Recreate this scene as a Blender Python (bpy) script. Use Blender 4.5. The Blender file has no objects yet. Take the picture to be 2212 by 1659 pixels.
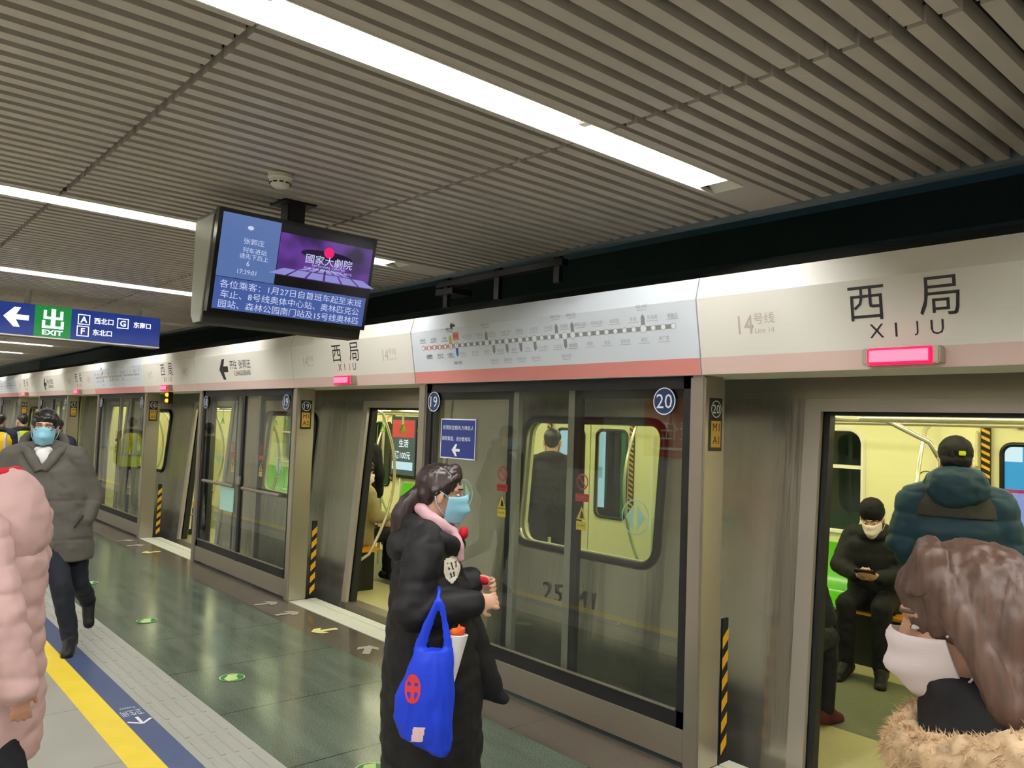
import bpy, bmesh, math, random
import numpy as np
from mathutils import Vector, Matrix, noise
from math import sin, cos, pi, radians, sqrt, atan2

S = bpy.context.scene
COL = S.collection
random.seed(7)

# ------------------------------------------------------------------ camera
YAW, PITCH, ROLL, FPX = radians(41.16209247), radians(3.14447211), radians(2.0284429), 1707.23
fw = Vector((sin(YAW)*cos(PITCH), cos(YAW)*cos(PITCH), sin(PITCH)))
r0 = Vector((cos(YAW), -sin(YAW), 0)); u0 = r0.cross(fw)
rt = r0*cos(ROLL) + u0*sin(ROLL); up = -r0*sin(ROLL) + u0*cos(ROLL)
cam = bpy.data.cameras.new('camera'); co = bpy.data.objects.new('camera', cam); COL.objects.link(co)
co.matrix_world = Matrix(((rt.x, up.x, -fw.x, 0), (rt.y, up.y, -fw.y, 0), (rt.z, up.z, -fw.z, 1.8), (0, 0, 0, 1)))
cam.sensor_fit = 'HORIZONTAL'; cam.sensor_width = 36; cam.lens = 36*FPX/2212
cam.clip_start = 0.05; cam.clip_end = 200
S.camera = co
# ------------------------------------------------------------------ world, exposure
W = bpy.data.worlds.new('world'); S.world = W; W.use_nodes = True
W.node_tree.nodes['Background'].inputs[0].default_value = (.9, .95, 1, 1)
W.node_tree.nodes['Background'].inputs[1].default_value = 0.01
S.view_settings.view_transform = 'Standard'; S.view_settings.look = 'None'
S.view_settings.gamma = 1; S.view_settings.use_curve_mapping = False
S.view_settings.exposure = 0.0
S.cycles.use_denoising = True
S.cycles.max_bounces = 8; S.cycles.diffuse_bounces = 4; S.cycles.glossy_bounces = 4
S.cycles.transparent_max_bounces = 20; S.cycles.sample_clamp_indirect = 6
TUBE_W = 140.0        # strength of the platform's fluorescent tubes
TRAIN_W = 15.0        # strength of the lamps along the train's ceiling

# ------------------------------------------------------------------ materials
def lin(c):
    return tuple(((v/255)/12.92 if v/255 <= .04045 else ((v/255+.055)/1.055)**2.4) for v in c)
MATS = {}
def mat(name, c, rough=.5, metal=0, spec=.5, vary=0, scale=8, bump=0, bdist=.01, stretch=(1, 1, 1), coat=0, sub=None, linear=False):
    if name in MATS: return MATS[name]
    m = bpy.data.materials.new(name); m.use_nodes = True; MATS[name] = m
    nt = m.node_tree; b = nt.nodes['Principled BSDF']
    c = c if linear else lin(c)
    b.inputs['Base Color'].default_value = (*c, 1); b.inputs['Roughness'].default_value = rough
    b.inputs['Metallic'].default_value = metal; b.inputs['Specular IOR Level'].default_value = spec
    if coat: b.inputs['Coat Weight'].default_value = coat; b.inputs['Coat Roughness'].default_value = .08
    if vary or bump:
        tc = nt.nodes.new('ShaderNodeTexCoord'); mp = nt.nodes.new('ShaderNodeMapping'); mp.inputs['Scale'].default_value = stretch
        n = nt.nodes.new('ShaderNodeTexNoise'); n.inputs['Scale'].default_value = scale; n.inputs['Detail'].default_value = 5
        nt.links.new(tc.outputs['Object'], mp.inputs['Vector']); nt.links.new(mp.outputs['Vector'], n.inputs['Vector'])
        if vary:
            r = nt.nodes.new('ShaderNodeValToRGB')
            r.color_ramp.elements[0].position = .3; r.color_ramp.elements[1].position = .7
            r.color_ramp.elements[0].color = (*[v*(1-vary) for v in c], 1); r.color_ramp.elements[1].color = (*[min(1, v*(1+vary)) for v in c], 1)
            nt.links.new(n.outputs['Fac'], r.inputs['Fac']); nt.links.new(r.outputs['Color'], b.inputs['Base Color'])
        if bump:
            bp = nt.nodes.new('ShaderNodeBump'); bp.inputs['Strength'].default_value = bump; bp.inputs['Distance'].default_value = bdist
            nt.links.new(n.outputs['Fac'], bp.inputs['Height']); nt.links.new(bp.outputs['Normal'], b.inputs['Normal'])
    return m
def emis(name, c, s, gloss=0):
    if name in MATS: return MATS[name]
    m = mat(name, (10, 10, 12), rough=.15 if gloss else .6); b = m.node_tree.nodes['Principled BSDF']
    b.inputs['Emission Color'].default_value = (*lin(c), 1); b.inputs['Emission Strength'].default_value = s
    return m
def glass(name, tint, ior=1.9, rough=0.0):
    m = bpy.data.materials.new(name); m.use_nodes = True; nt = m.node_tree; nt.nodes.clear(); MATS[name] = m
    o = nt.nodes.new('ShaderNodeOutputMaterial'); mx = nt.nodes.new('ShaderNodeMixShader'); f = nt.nodes.new('ShaderNodeFresnel')
    t = nt.nodes.new('ShaderNodeBsdfTransparent'); g = nt.nodes.new('ShaderNodeBsdfGlossy')
    ge = nt.nodes.new('ShaderNodeNewGeometry'); mr = nt.nodes.new('ShaderNodeMapRange'); nt.links.new(ge.outputs['Backfacing'], mr.inputs[0])
    mr.inputs[3].default_value = ior; mr.inputs[4].default_value = 1/ior; nt.links.new(mr.outputs[0], f.inputs['IOR']); t.inputs['Color'].default_value = (*tint, 1); g.inputs['Roughness'].default_value = rough
    g.inputs['Color'].default_value = (.95, .95, .95, 1)
    nt.links.new(f.outputs[0], mx.inputs[0]); nt.links.new(t.outputs[0], mx.inputs[1]); nt.links.new(g.outputs[0], mx.inputs[2]); nt.links.new(mx.outputs[0], o.inputs[0])
    return m
M_slat = mat('ceiling_slat', (200, 191, 181), .38, spec=.5, vary=.06, scale=3)
M_ceildark = mat('ceiling_void', (52, 49, 42), .8)
M_black = mat('black_paint', (14, 14, 15), .45)
M_void = mat('tunnel_dark', (104, 114, 118), .9)
M_cream = mat('header_cream', (234, 230, 217), .4, spec=.4)
M_white = mat('header_white', (222, 229, 234), .35, spec=.4)
M_pale = mat('stripe_pale', (226, 196, 184), .4)
M_pink = mat('stripe_pink', (220, 140, 132), .4)
M_ink = mat('ink_black', (16, 15, 13), .6)
M_inkpale = mat('ink_pale', (196, 184, 172), .6)
M_inkgrey = mat('ink_grey', (142, 145, 148), .6)
M_inkmid = mat('ink_mid', (176, 180, 184), .6)
M_steel = mat('brushed_steel', (186, 178, 164), .34, metal=.85, bump=.05, scale=60, stretch=(1, 1, .05))
M_steeld = mat('train_steel', (190, 184, 170), .24, metal=.85, bump=1, bdist=.03, scale=2.2, stretch=(1, 1.0, .03))
M_frame = mat('train_frame', (196, 188, 174), .38, metal=.6)
M_glass = glass('screen_glass', (.84, .88, .82), 1.75)
M_leafglass = glass('leaf_glass', (.88, .92, .88), 1.3)
M_winglass = glass('train_window', (.80, .84, .80), 1.45)
M_rubber = mat('rubber', (12, 12, 12), .6)
M_yel = mat('hazard_yellow', (226, 170, 28), .5)
M_wht = mat('white_print', (236, 240, 240), .5)
M_navy = mat('navy_sign', (34, 50, 120), .4)
M_badge = mat('badge_navy', (22, 44, 84), .4)
M_signyel = mat('plate_yellow', (214, 168, 72), .5)
M_red = mat('print_red', (176, 42, 46), .5)
M_labyel = mat('print_yellow', (214, 190, 60), .5)
M_mint = mat('print_mint', (176, 216, 204), .5)
M_int = mat('train_cream', (226, 222, 176), .45, spec=.3)
M_intfloor = mat('train_floor', (178, 172, 124), .4, vary=.05, scale=30)
M_intdark = mat('train_floor_dark', (104, 106, 84), .45, vary=.06, scale=30)
M_green = mat('seat_green', (86, 186, 16), .25, coat=.4)
M_orange = mat('seat_orange', (222, 150, 36), .3, coat=.3)
M_rail = mat('rail_steel', (214, 210, 186), .22, metal=.6)
M_plast = mat('white_plastic', (226, 222, 204), .4)

# ------------------------------------------------------------------ mesh helpers
class MB:
    def __init__(s): s.v = []; s.f = []
    def add(s, vs, fs):
        n = len(s.v); s.v += [tuple(p) for p in vs]; s.f += [tuple(i+n for i in f) for f in fs]; return s
    def box(s, x0, x1, y0, y1, z0, z1):
        v = [(x, y, z) for x in (x0, x1) for y in (y0, y1) for z in (z0, z1)]
        return s.add(v, [(0, 1, 3, 2), (4, 6, 7, 5), (0, 4, 5, 1), (2, 3, 7, 6), (0, 2, 6, 4), (1, 5, 7, 3)])
    def bbox(s, x0, x1, y0, y1, z0, z1, b=.005):
        b = min(b, abs(x1-x0)*.45, abs(y1-y0)*.45, abs(z1-z0)*.45)
        bm = bmesh.new(); bmesh.ops.create_cube(bm, size=1)
        for q in bm.verts: q.co = Vector(((x0+x1)/2+q.co.x*(x1-x0), (y0+y1)/2+q.co.y*(y1-y0), (z0+z1)/2+q.co.z*(z1-z0)))
        bmesh.ops.bevel(bm, geom=bm.edges[:], offset=b, segments=2, affect='EDGES')
        bm.verts.index_update(); s.add([q.co.copy() for q in bm.verts], [[q.index for q in f.verts] for f in bm.faces]); bm.free(); return s
    def prism(s, poly, axis, a, b):      # poly in the two other axes (cyclic order), extruded from a to b
        def P(p, t): return {'x': (t, p[0], p[1]), 'y': (p[0], t, p[1]), 'z': (p[0], p[1], t)}[axis]
        n = len(poly)
        return s.add([P(p, a) for p in poly]+[P(p, b) for p in poly], [tuple(range(n)), tuple(range(2*n-1, n-1, -1))]+[(i, i+n, (i+1) % n+n, (i+1) % n) for i in range(n)])
    def cyl(s, p0, p1, r, r2=None, n=14, cap=True):
        r2 = r if r2 is None else r2; p0 = Vector(p0); p1 = Vector(p1); d = (p1-p0).normalized()
        a = d.orthogonal().normalized(); b = d.cross(a)
        v = [p0+(a*cos(2*pi*i/n)+b*sin(2*pi*i/n))*r for i in range(n)]+[p1+(a*cos(2*pi*i/n)+b*sin(2*pi*i/n))*r2 for i in range(n)]
        f = [(i, (i+1) % n, (i+1) % n+n, i+n) for i in range(n)]
        if cap: f += [tuple(range(n-1, -1, -1)), tuple(range(n, 2*n))]
        return s.add(v, f)
    def tube(s, pts, r, n=8, closed=False):
        pts = [Vector(p) for p in pts]; m = len(pts); vs = []; fs = []; prev = None
        for i, p in enumerate(pts):
            if closed: d = (pts[(i+1) % m]-pts[i-1]).normalized()
            else: d = (pts[min(i+1, m-1)]-pts[max(i-1, 0)]).normalized()
            a = d.orthogonal().normalized() if prev is None else (prev-d*prev.dot(d)).normalized(); prev = a; b = d.cross(a)
            vs += [p+(a*cos(2*pi*k/n)+b*sin(2*pi*k/n))*r for k in range(n)]
        for i in range(m if closed else m-1):
            for k in range(n): fs.append((i*n+k, i*n+(k+1) % n, ((i+1) % m)*n+(k+1) % n, ((i+1) % m)*n+k))
        if not closed: fs += [tuple(range(n-1, -1, -1)), tuple((m-1)*n+k for k in range(n))]
        return s.add(vs, fs)
    def ell(s, c, r, R=None, nu=18, nv=12):
        c = Vector(c); r = (r, r, r) if isinstance(r, (int, float)) else r; vs = []
        for j in range(1, nv):
            t = pi*j/nv
            for i in range(nu):
                p = Vector((r[0]*sin(t)*cos(2*pi*i/nu), r[1]*sin(t)*sin(2*pi*i/nu), r[2]*cos(t)))
                vs.append(c+(R @ p if R else p))
        top = Vector((0, 0, r[2])); vs += [c+(R @ top if R else top), c-(R @ top if R else top)]
        fs = []; T = len(vs)-2
        for i in range(nu):
            k = (i+1) % nu; fs.append((T, i, k)); fs.append((T+1, (nv-2)*nu+k, (nv-2)*nu+i))
            for j in range(nv-2): fs.append((j*nu+i, (j+1)*nu+i, (j+1)*nu+k, j*nu+k))
        return s.add(vs, fs)
    def cap(s, p0, p1, ra, rb=None, n=12):  # tapered capsule
        rb = ra if rb is None else rb; p0 = Vector(p0); p1 = Vector(p1); d = p1-p0
        d = d.normalized() if d.length > 1e-6 else Vector((0, 0, 1)); a = d.orthogonal().normalized(); b = d.cross(a)
        prof = [(p0-d*ra*cos(t), ra*sin(t)) for t in (.35, .8, 1.25)]+[(p0, ra), (p1, rb)]+[(p1+d*rb*sin(t), rb*cos(t)) for t in (.35, .8, 1.25)]
        vs = []; fs = []
        for c, q in prof: vs += [c+(a*cos(2*pi*i/n)+b*sin(2*pi*i/n))*q for i in range(n)]
        for j in range(len(prof)-1): fs += [(j*n+i, j*n+(i+1) % n, (j+1)*n+(i+1) % n, (j+1)*n+i) for i in range(n)]
        fs += [tuple(range(n-1, -1, -1)), tuple((len(prof)-1)*n+i for i in range(n))]
        return s.add(vs, fs)
    def chain(s, pts, rs):
        for i in range(len(pts)-1): s.cap(pts[i], pts[i+1], rs[i], rs[i+1])
        return s
    def loft(s, rings, n=28, p=2.0):        # rings (cx, cy, z, rx, ry); p > 2 squarer
        vs = []; fs = []
        for cx, cy, z, rx, ry in rings:
            for i in range(n):
                c, q = cos(2*pi*i/n), sin(2*pi*i/n)
                vs.append((cx+rx*math.copysign(abs(c)**(2/p), c), cy+ry*math.copysign(abs(q)**(2/p), q), z))
        for j in range(len(rings)-1): fs += [(j*n+i, j*n+(i+1) % n, (j+1)*n+(i+1) % n, (j+1)*n+i) for i in range(n)]
        fs += [tuple(range(n-1, -1, -1)), tuple((len(rings)-1)*n+i for i in range(n))]
        return s.add(vs, fs)
    def lathe(s, c, prof, n=24):            # prof (r, z) about the vertical through c
        return s.loft([(c[0], c[1], c[2]+z, r, r) for r, z in prof], n)
def wloc(o):
    v = Vector((0, 0, 0))
    while o is not None: v += o.location; o = o.parent
    return v
def obj(name, mb, m=None, parent=None, local=False, smooth=False, kind=None, label=None):
    me = bpy.data.meshes.new(name)
    off = Vector((0, 0, 0)) if (parent is None or local) else wloc(parent)
    me.from_pydata([tuple(Vector(p)-off) for p in mb.v], [], mb.f); me.update()
    bm = bmesh.new(); bm.from_mesh(me); bmesh.ops.recalc_face_normals(bm, faces=bm.faces[:]); bm.to_mesh(me); bm.free()
    if m: me.materials.append(m)
    if smooth:
        me.shade_smooth() if smooth is True else me.set_sharp_from_angle(angle=radians(smooth))
    o = bpy.data.objects.new(name, me); COL.objects.link(o)
    if parent is not None: o.parent = parent
    if kind: o['kind'] = kind
    if label: o['label'] = label
    return o
def thing(name, label, cat, loc=(0, 0, 0), rz=0, group=None, scale=1):
    o = bpy.data.objects.new(name, None); COL.objects.link(o); o.location = loc; o.rotation_euler = (0, 0, rz); o.scale = (scale,)*3
    o.empty_display_size = .1; o['label'] = label; o['category'] = cat
    if group: o['group'] = group
    return o
def tag(o, label, cat, group=None):
    o['label'] = label; o['category'] = cat
    if group: o['group'] = group
    return o
def dup(root, dy, label):
    r = root.copy(); COL.objects.link(r); r.location = root.location+Vector((0, dy, 0)); r['label'] = label
    def rec(a, b):
        for ch in list(a.children):
            c = ch.copy(); COL.objects.link(c); c.parent = b; rec(ch, c)
    rec(root, r); return r

# ------------------------------------------------------------------ flat print: text and shapes on a plane
TXT = {}
def text_geo(s, bold=0):
    if (s, bold) in TXT: return TXT[(s, bold)]
    c = bpy.data.curves.new('t', 'FONT'); c.body = s; c.resolution_u = 2; c.offset = bold
    o = bpy.data.objects.new('t', c); COL.objects.link(o)
    dg = bpy.context.evaluated_depsgraph_get(); me = bpy.data.meshes.new_from_object(o.evaluated_get(dg))
    v = [tuple(p.co) for p in me.vertices]; f = [tuple(p.vertices) for p in me.polygons]
    bpy.data.objects.remove(o); bpy.data.curves.remove(c); bpy.data.meshes.remove(me)
    x0 = min(p[0] for p in v); x1 = max(p[0] for p in v); y0 = min(p[1] for p in v); y1 = max(p[1] for p in v)
    TXT[(s, bold)] = (v, f, x0, x1, y0, y1); return TXT[(s, bold)]
class Fr:                                   # o origin, r right, u up
    def __init__(s, o, r, u): s.o = Vector(o); s.r = Vector(r).normalized(); s.u = Vector(u).normalized(); s.n = s.r.cross(s.u)
    def P(s, a, b, w=0): return s.o+s.r*a+s.u*b+s.n*w
class Ink:
    def __init__(s, fr, w=.0015): s.fr = fr; s.w = w; s.mb = MB()
    def poly(s, pts): s.mb.add([s.fr.P(a, b, s.w) for a, b in pts], [tuple(range(len(pts)))]); return s
    def rect(s, a0, a1, b0, b1): return s.poly([(a0, b0), (a1, b0), (a1, b1), (a0, b1)])
    def disc(s, a, b, r, n=32, ry=None): return s.poly([(a+r*cos(2*pi*i/n), b+(ry or r)*sin(2*pi*i/n)) for i in range(n)])
    def ring(s, a, b, r1, r2, n=36):
        vs = [s.fr.P(a+q*cos(2*pi*i/n), b+q*sin(2*pi*i/n), s.w) for q in (r1, r2) for i in range(n)]
        s.mb.add(vs, [(i, (i+1) % n, (i+1) % n+n, i+n) for i in range(n)]); return s
    def line(s, a0, b0, a1, b1, t):
        d = Vector((a1-a0, b1-b0)).normalized(); p = Vector((-d.y, d.x))*t/2
        return s.poly([(a0-p.x, b0-p.y), (a1-p.x, b1-p.y), (a1+p.x, b1+p.y), (a0+p.x, b0+p.y)])
    def arrow(s, a, b, L, H, t, ang=0):     # arrow pointing along ang, centred at (a, b)
        pts = [(-L/2, -t/2), (L/2-H*.55, -t/2), (L/2-H*.75, -H/2), (L/2-H*.75+t*1.1, -H/2), (L/2, 0), (L/2-H*.75+t*1.1, H/2), (L/2-H*.75, H/2), (L/2-H*.55, t/2), (-L/2, t/2)]
        c, q = cos(ang), sin(ang); return s.poly([(a+x*c-y*q, b+x*q+y*c) for x, y in pts])
    def text(s, t, a, b, h, w=None, al='c', bold=0):   # centred at a (or left edge), b = vertical centre, h = height, w = width or natural
        v, f, x0, x1, y0, y1 = text_geo(t, bold); ky = h/max(y1-y0, 1e-6); kx = ky if w is None else w/(x1-x0)
        ox = (x0+x1)/2 if al == 'c' else x0
        s.mb.add([s.fr.P(a+(p[0]-ox)*kx, b+(p[1]-(y0+y1)/2)*ky, s.w) for p in v], f); return s
    def build(s, name, m, parent, label=None): return obj(name, s.mb, m, parent, label=label)
def arc(cx, cy, r, a0, a1, n=8): return [(cx+r*cos(a0+(a1-a0)*i/n), cy+r*sin(a0+(a1-a0)*i/n)) for i in range(n+1)]
def rrect(x0, x1, y0, y1, r, n=6):
    return arc(x1-r, y1-r, r, 0, pi/2, n)+arc(x0+r, y1-r, r, pi/2, pi, n)+arc(x0+r, y0+r, r, pi, 1.5*pi, n)+arc(x1-r, y0+r, r, 1.5*pi, 2*pi, n)

# ------------------------------------------------------------------ the setting
XP = 3.60                                   # front plane of the screen doors
Y0, Y1 = -7.0, 46.0
def stone(name, c, dark, rough, bw, bh, mortar, speck=.5, sscale=260, stain=.15, streak=(1, 1, 1), msize=.004, coatw=0, shift=(0, 0, 0)):
    m = mat(name, c, rough); nt = m.node_tree; b = nt.nodes['Principled BSDF']; N = nt.nodes.new; L = nt.links.new
    tc = N('ShaderNodeTexCoord'); mp = N('ShaderNodeMapping'); mp.inputs['Location'].default_value = shift; L(tc.outputs['Object'], mp.inputs[0])
    n1 = N('ShaderNodeTexNoise'); n1.inputs['Scale'].default_value = sscale; n1.inputs['Detail'].default_value = 3; L(mp.outputs[0], n1.inputs['Vector'])
    mp2 = N('ShaderNodeMapping'); mp2.inputs['Scale'].default_value = streak; L(tc.outputs['Object'], mp2.inputs[0])
    n2 = N('ShaderNodeTexNoise'); n2.inputs['Scale'].default_value = 2.2; n2.inputs['Detail'].default_value = 6; L(mp2.outputs[0], n2.inputs['Vector'])
    r1 = N('ShaderNodeValToRGB'); r1.color_ramp.elements[0].position = .36; r1.color_ramp.elements[1].position = .62
    r1.color_ramp.elements[0].color = (*lin(dark), 1); r1.color_ramp.elements[1].color = (*lin(c), 1); L(n1.outputs['Fac'], r1.inputs[0])
    mr = N('ShaderNodeMapRange'); mr.inputs[1].default_value = .3; mr.inputs[2].default_value = .7; mr.inputs[3].default_value = 1-stain; mr.inputs[4].default_value = 1+stain*.6; L(n2.outputs['Fac'], mr.inputs[0])
    mx = N('ShaderNodeMix'); mx.data_type = 'RGBA'; mx.blend_type = 'MULTIPLY'; mx.inputs[0].default_value = 1; L(r1.outputs[0], mx.inputs[6]); L(mr.outputs[0], mx.inputs[7])
    br = N('ShaderNodeTexBrick'); br.offset = 0; br.inputs['Scale'].default_value = 1; br.inputs['Brick Width'].default_value = bw; br.inputs['Row Height'].default_value = bh
    br.inputs['Mortar Size'].default_value = msize; br.inputs['Mortar Smooth'].default_value = .1; L(mp.outputs[0], br.inputs['Vector'])
    mx2 = N('ShaderNodeMix'); mx2.data_type = 'RGBA'; L(br.outputs['Fac'], mx2.inputs[0]); L(mx.outputs[2], mx2.inputs[6]); mx2.inputs[7].default_value = (*lin(mortar), 1)
    L(mx2.outputs[2], b.inputs['Base Color'])
    rr = N('ShaderNodeMapRange'); rr.inputs[3].default_value = rough*.7; rr.inputs[4].default_value = rough*1.5; L(n2.outputs['Fac'], rr.inputs[0]); L(rr.outputs[0], b.inputs['Roughness'])
    if coatw: b.inputs['Coat Weight'].default_value = coatw; b.inputs['Coat Roughness'].default_value = .06
    return m
M_tile = stone('beige_stone', (172, 170, 158), (148, 146, 136), .35, .93, .93, (120, 118, 108), stain=.1, shift=(.15, .2, 0))
M_granite = stone('green_granite', (120, 132, 116), (58, 68, 58), .15, 5.0, .93, (40, 44, 38), stain=.25, sscale=170, msize=.005, streak=(3, .5, 1), shift=(0, .78, 0))
M_brown = stone('brown_granite', (104, 96, 84), (72, 66, 58), .2, 5.0, 1.2, (50, 46, 40), stain=.12, coatw=.25, shift=(1, 0, 0))
M_tact = stone('grey_tactile', (174, 174, 164), (152, 152, 143), .4, .34, .34, (172, 172, 161), stain=.08, msize=.003)
M_yband = mat('yellow_paint', (236, 208, 66), .4, vary=.04, scale=6)
M_bband = mat('blue_paint', (72, 86, 122), .3, vary=.06, scale=6)
M_sill = mat('sill_plate', (214, 216, 200), .4, vary=.04)

fl = obj('floor', MB().box(-6, 1.30, Y0, Y1, -.2, 0), M_tile, kind='structure')
obj('yellow_band', MB().box(1.30, 1.46, Y0, Y1, -.2, .001), M_yband, fl)
bb = obj('blue_band', MB().box(1.46, 1.61, Y0, Y1, -.2, .001), M_bband, fl)
tb = MB().box(1.61, 1.94, Y0, Y1, -.2, .0)
ts = obj('tactile_strip', tb, M_tact, fl)
rb = MB()
y = 2.5
while y < 16:
    for k in range(4): rb.box(1.655+k*.073, 1.68+k*.073, y+.02, y+.31, 0, .004)
    y += .34
obj('tactile_ridges', rb, M_tact, ts)
gr = obj('granite_paving', MB().box(1.94, 3.22, Y0, Y1, -.2, 0), M_granite, fl)
dk = obj('dark_paving', MB().box(3.22, 3.62, Y0, Y1, -.2, 0), M_brown, fl)
# floor marks
F0 = Fr((0, 0, .0015), (1, 0, 0), (0, 1, 0))
M_marky = mat('mark_yellow', (222, 214, 140), .5); M_markg = mat('mark_grey', (160, 156, 146), .5)
for x, yy, a, mm in [(3.386, 6.21, pi*.98, M_marky), (3.39, 5.5, .9, M_markg), (3.40, 7.41, 0, M_markg), (3.39, 6.93, 0, M_markg), (3.39, 10.95, pi, M_marky), (3.39, 12.1, 0, M_markg), (3.39, 11.6, 0, M_markg)]:
    Ink(F0).arrow(x, yy, .24, .17, .06, a).build('arrow_marking', mm, dk)
M_gdisc = mat('disc_green', (52, 122, 70), .4); M_gleaf = mat('disc_lime', (190, 222, 140), .4)
for yy in (5.43, 7.33, 9.27, 3.6):
    d = Ink(F0).disc(2.27, yy, .085).build('round_marking', M_gdisc, gr)
    k = Ink(F0, .0025); k.ring(2.27, yy, .078, .085); k.poly([(2.22, yy-.06), (2.29, yy-.06), (2.30, yy+.0), (2.33, yy+.05), (2.27, yy+.07), (2.24, yy+.03), (2.21, yy+.0)]); k.build('footprint', M_gleaf, d)
FB = Fr((1.535, 5.0, .0025), (-1, 0, 0), (0, -1, 0))
k = Ink(FB); k.text('卫生间', 0, -.12, .10, .12).text('Toilets', 0, -.22, .03, .09); k.line(-.065, .02, 0, .085, .018).line(.065, .02, 0, .085, .018).line(0, -.04, 0, .07, .018)
k.build('lettering', M_wht, bb)

# ceiling: slatted panels with a dark void above, cut where the lamp troughs run
ZC = 3.10
ROWS = [2.375+3.09*k for k in range(-2, 14)]
def clear(y): return all(abs(y-r) > .155 for r in ROWS)
ce = obj('ceiling', MB().box(-6, 4.05, Y0, Y1, 3.24, 3.4), M_ceildark, kind='structure')
xs = [-6.0, -4.99, -3.49, -1.99, -.49, 1.01, 2.5, 4.0]
sl = MB()
PX = .1052
n = 0
y = -3.2
while y < Y1:
    if clear(y):
        for i in range(len(xs)-1):
            a, b = xs[i]+.014, xs[i+1]-(.014 if i < 6 else 0)
            sl.box(a, b, y-.029, y+.029, ZC, ZC+.062)
    y += PX
obj('slat_panel', sl, M_slat, ce)
pl = MB()
for r in ROWS:
    for i in range(len(xs)-1):
        a, b = xs[i]+.006, xs[i+1]-.006
        pl.box(a, b, r-.15, r-.095, ZC, ZC+.02); pl.box(a, b, r+.095, r+.15, ZC, ZC+.02)
    pl.box(3.56, 4.0, r-.095, r+.095, ZC, ZC+.02)
obj('lamp_surround', pl, M_slat, ce)
rl = MB()
for x in xs[1:-1]: rl.box(x-.02, x+.02, Y0, Y1, ZC+.064, ZC+.1)
obj('carrier_rail', rl, M_ceildark, ce)
# walls round the platform and the track tunnel
M_wall = mat('wall_panel', (206, 204, 192), .35, vary=.03, scale=2)
wl = obj('wall_left', MB().box(-6.2, -6, Y0, Y1, -.2, 3.4), M_wall, kind='structure')
M_brownp = mat('wall_brown', (110, 72, 52), .4)
for yy in (4.0, 12.0, 20.0, 28.0): obj('brown_panel', MB().box(-6.01, -5.99, yy, yy+1.1, .9, 2.1), M_brownp, wl)
obj('wall_back', MB().box(-6.2, 9.2, Y0-.2, Y0, -2, 4.8), M_wall, kind='structure')
obj('wall_end', MB().box(-6.2, 9.2, Y1, Y1+.2, -2, 4.8), M_wall, kind='structure')
obj('wall_right', MB().box(8.3, 8.5, Y0, Y1, -2, 4.8), M_void, kind='structure')
obj('ceiling_tunnel', MB().box(3.95, 8.5, Y0, Y1, 4.6, 4.8), M_void, kind='structure')
obj('wall_upper', MB().box(3.95, 4.05, Y0, Y1, 3.4, 4.6), M_void, kind='structure')
obj('floor_track', MB().box(3.62, 8.5, Y0, Y1, -1.6, -1.3), M_void, kind='structure')
obj('trim_edge', MB().box(3.62, 3.80, Y0, Y1, -1.3, -.02), M_void, kind='structure')
obj('trim_fascia', MB().box(4.0, 4.06, Y0, Y1, 3.08, 3.24), M_void, kind='structure')
obj('trim_duct', MB().box(4.9, 5.9, Y0, Y1, 3.6, 4.1), mat('duct_grey', (128, 140, 140), .8), kind='structure')

# poster and exit sign on the far wall (they show in the glass)
t = thing('wall_poster', 'red lightbox poster on the wall across the platform', 'poster', (-5.98, 9.9, 1.3))
obj('poster_face', MB().box(-6.0, -5.95, 9.0, 10.8, 1.3, 2.5), emis('poster_red', (190, 40, 34), .8), t)
kk = Ink(Fr((-5.95, 9.9, 1.3), (0, 1, 0), (0, 0, 1)), .004); kk.text('责任', 0, .55, .4, .9).rect(-.6, .6, .15, .2); kk.build('lettering', emis('poster_white', (235, 215, 205), .9), t)

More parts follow.
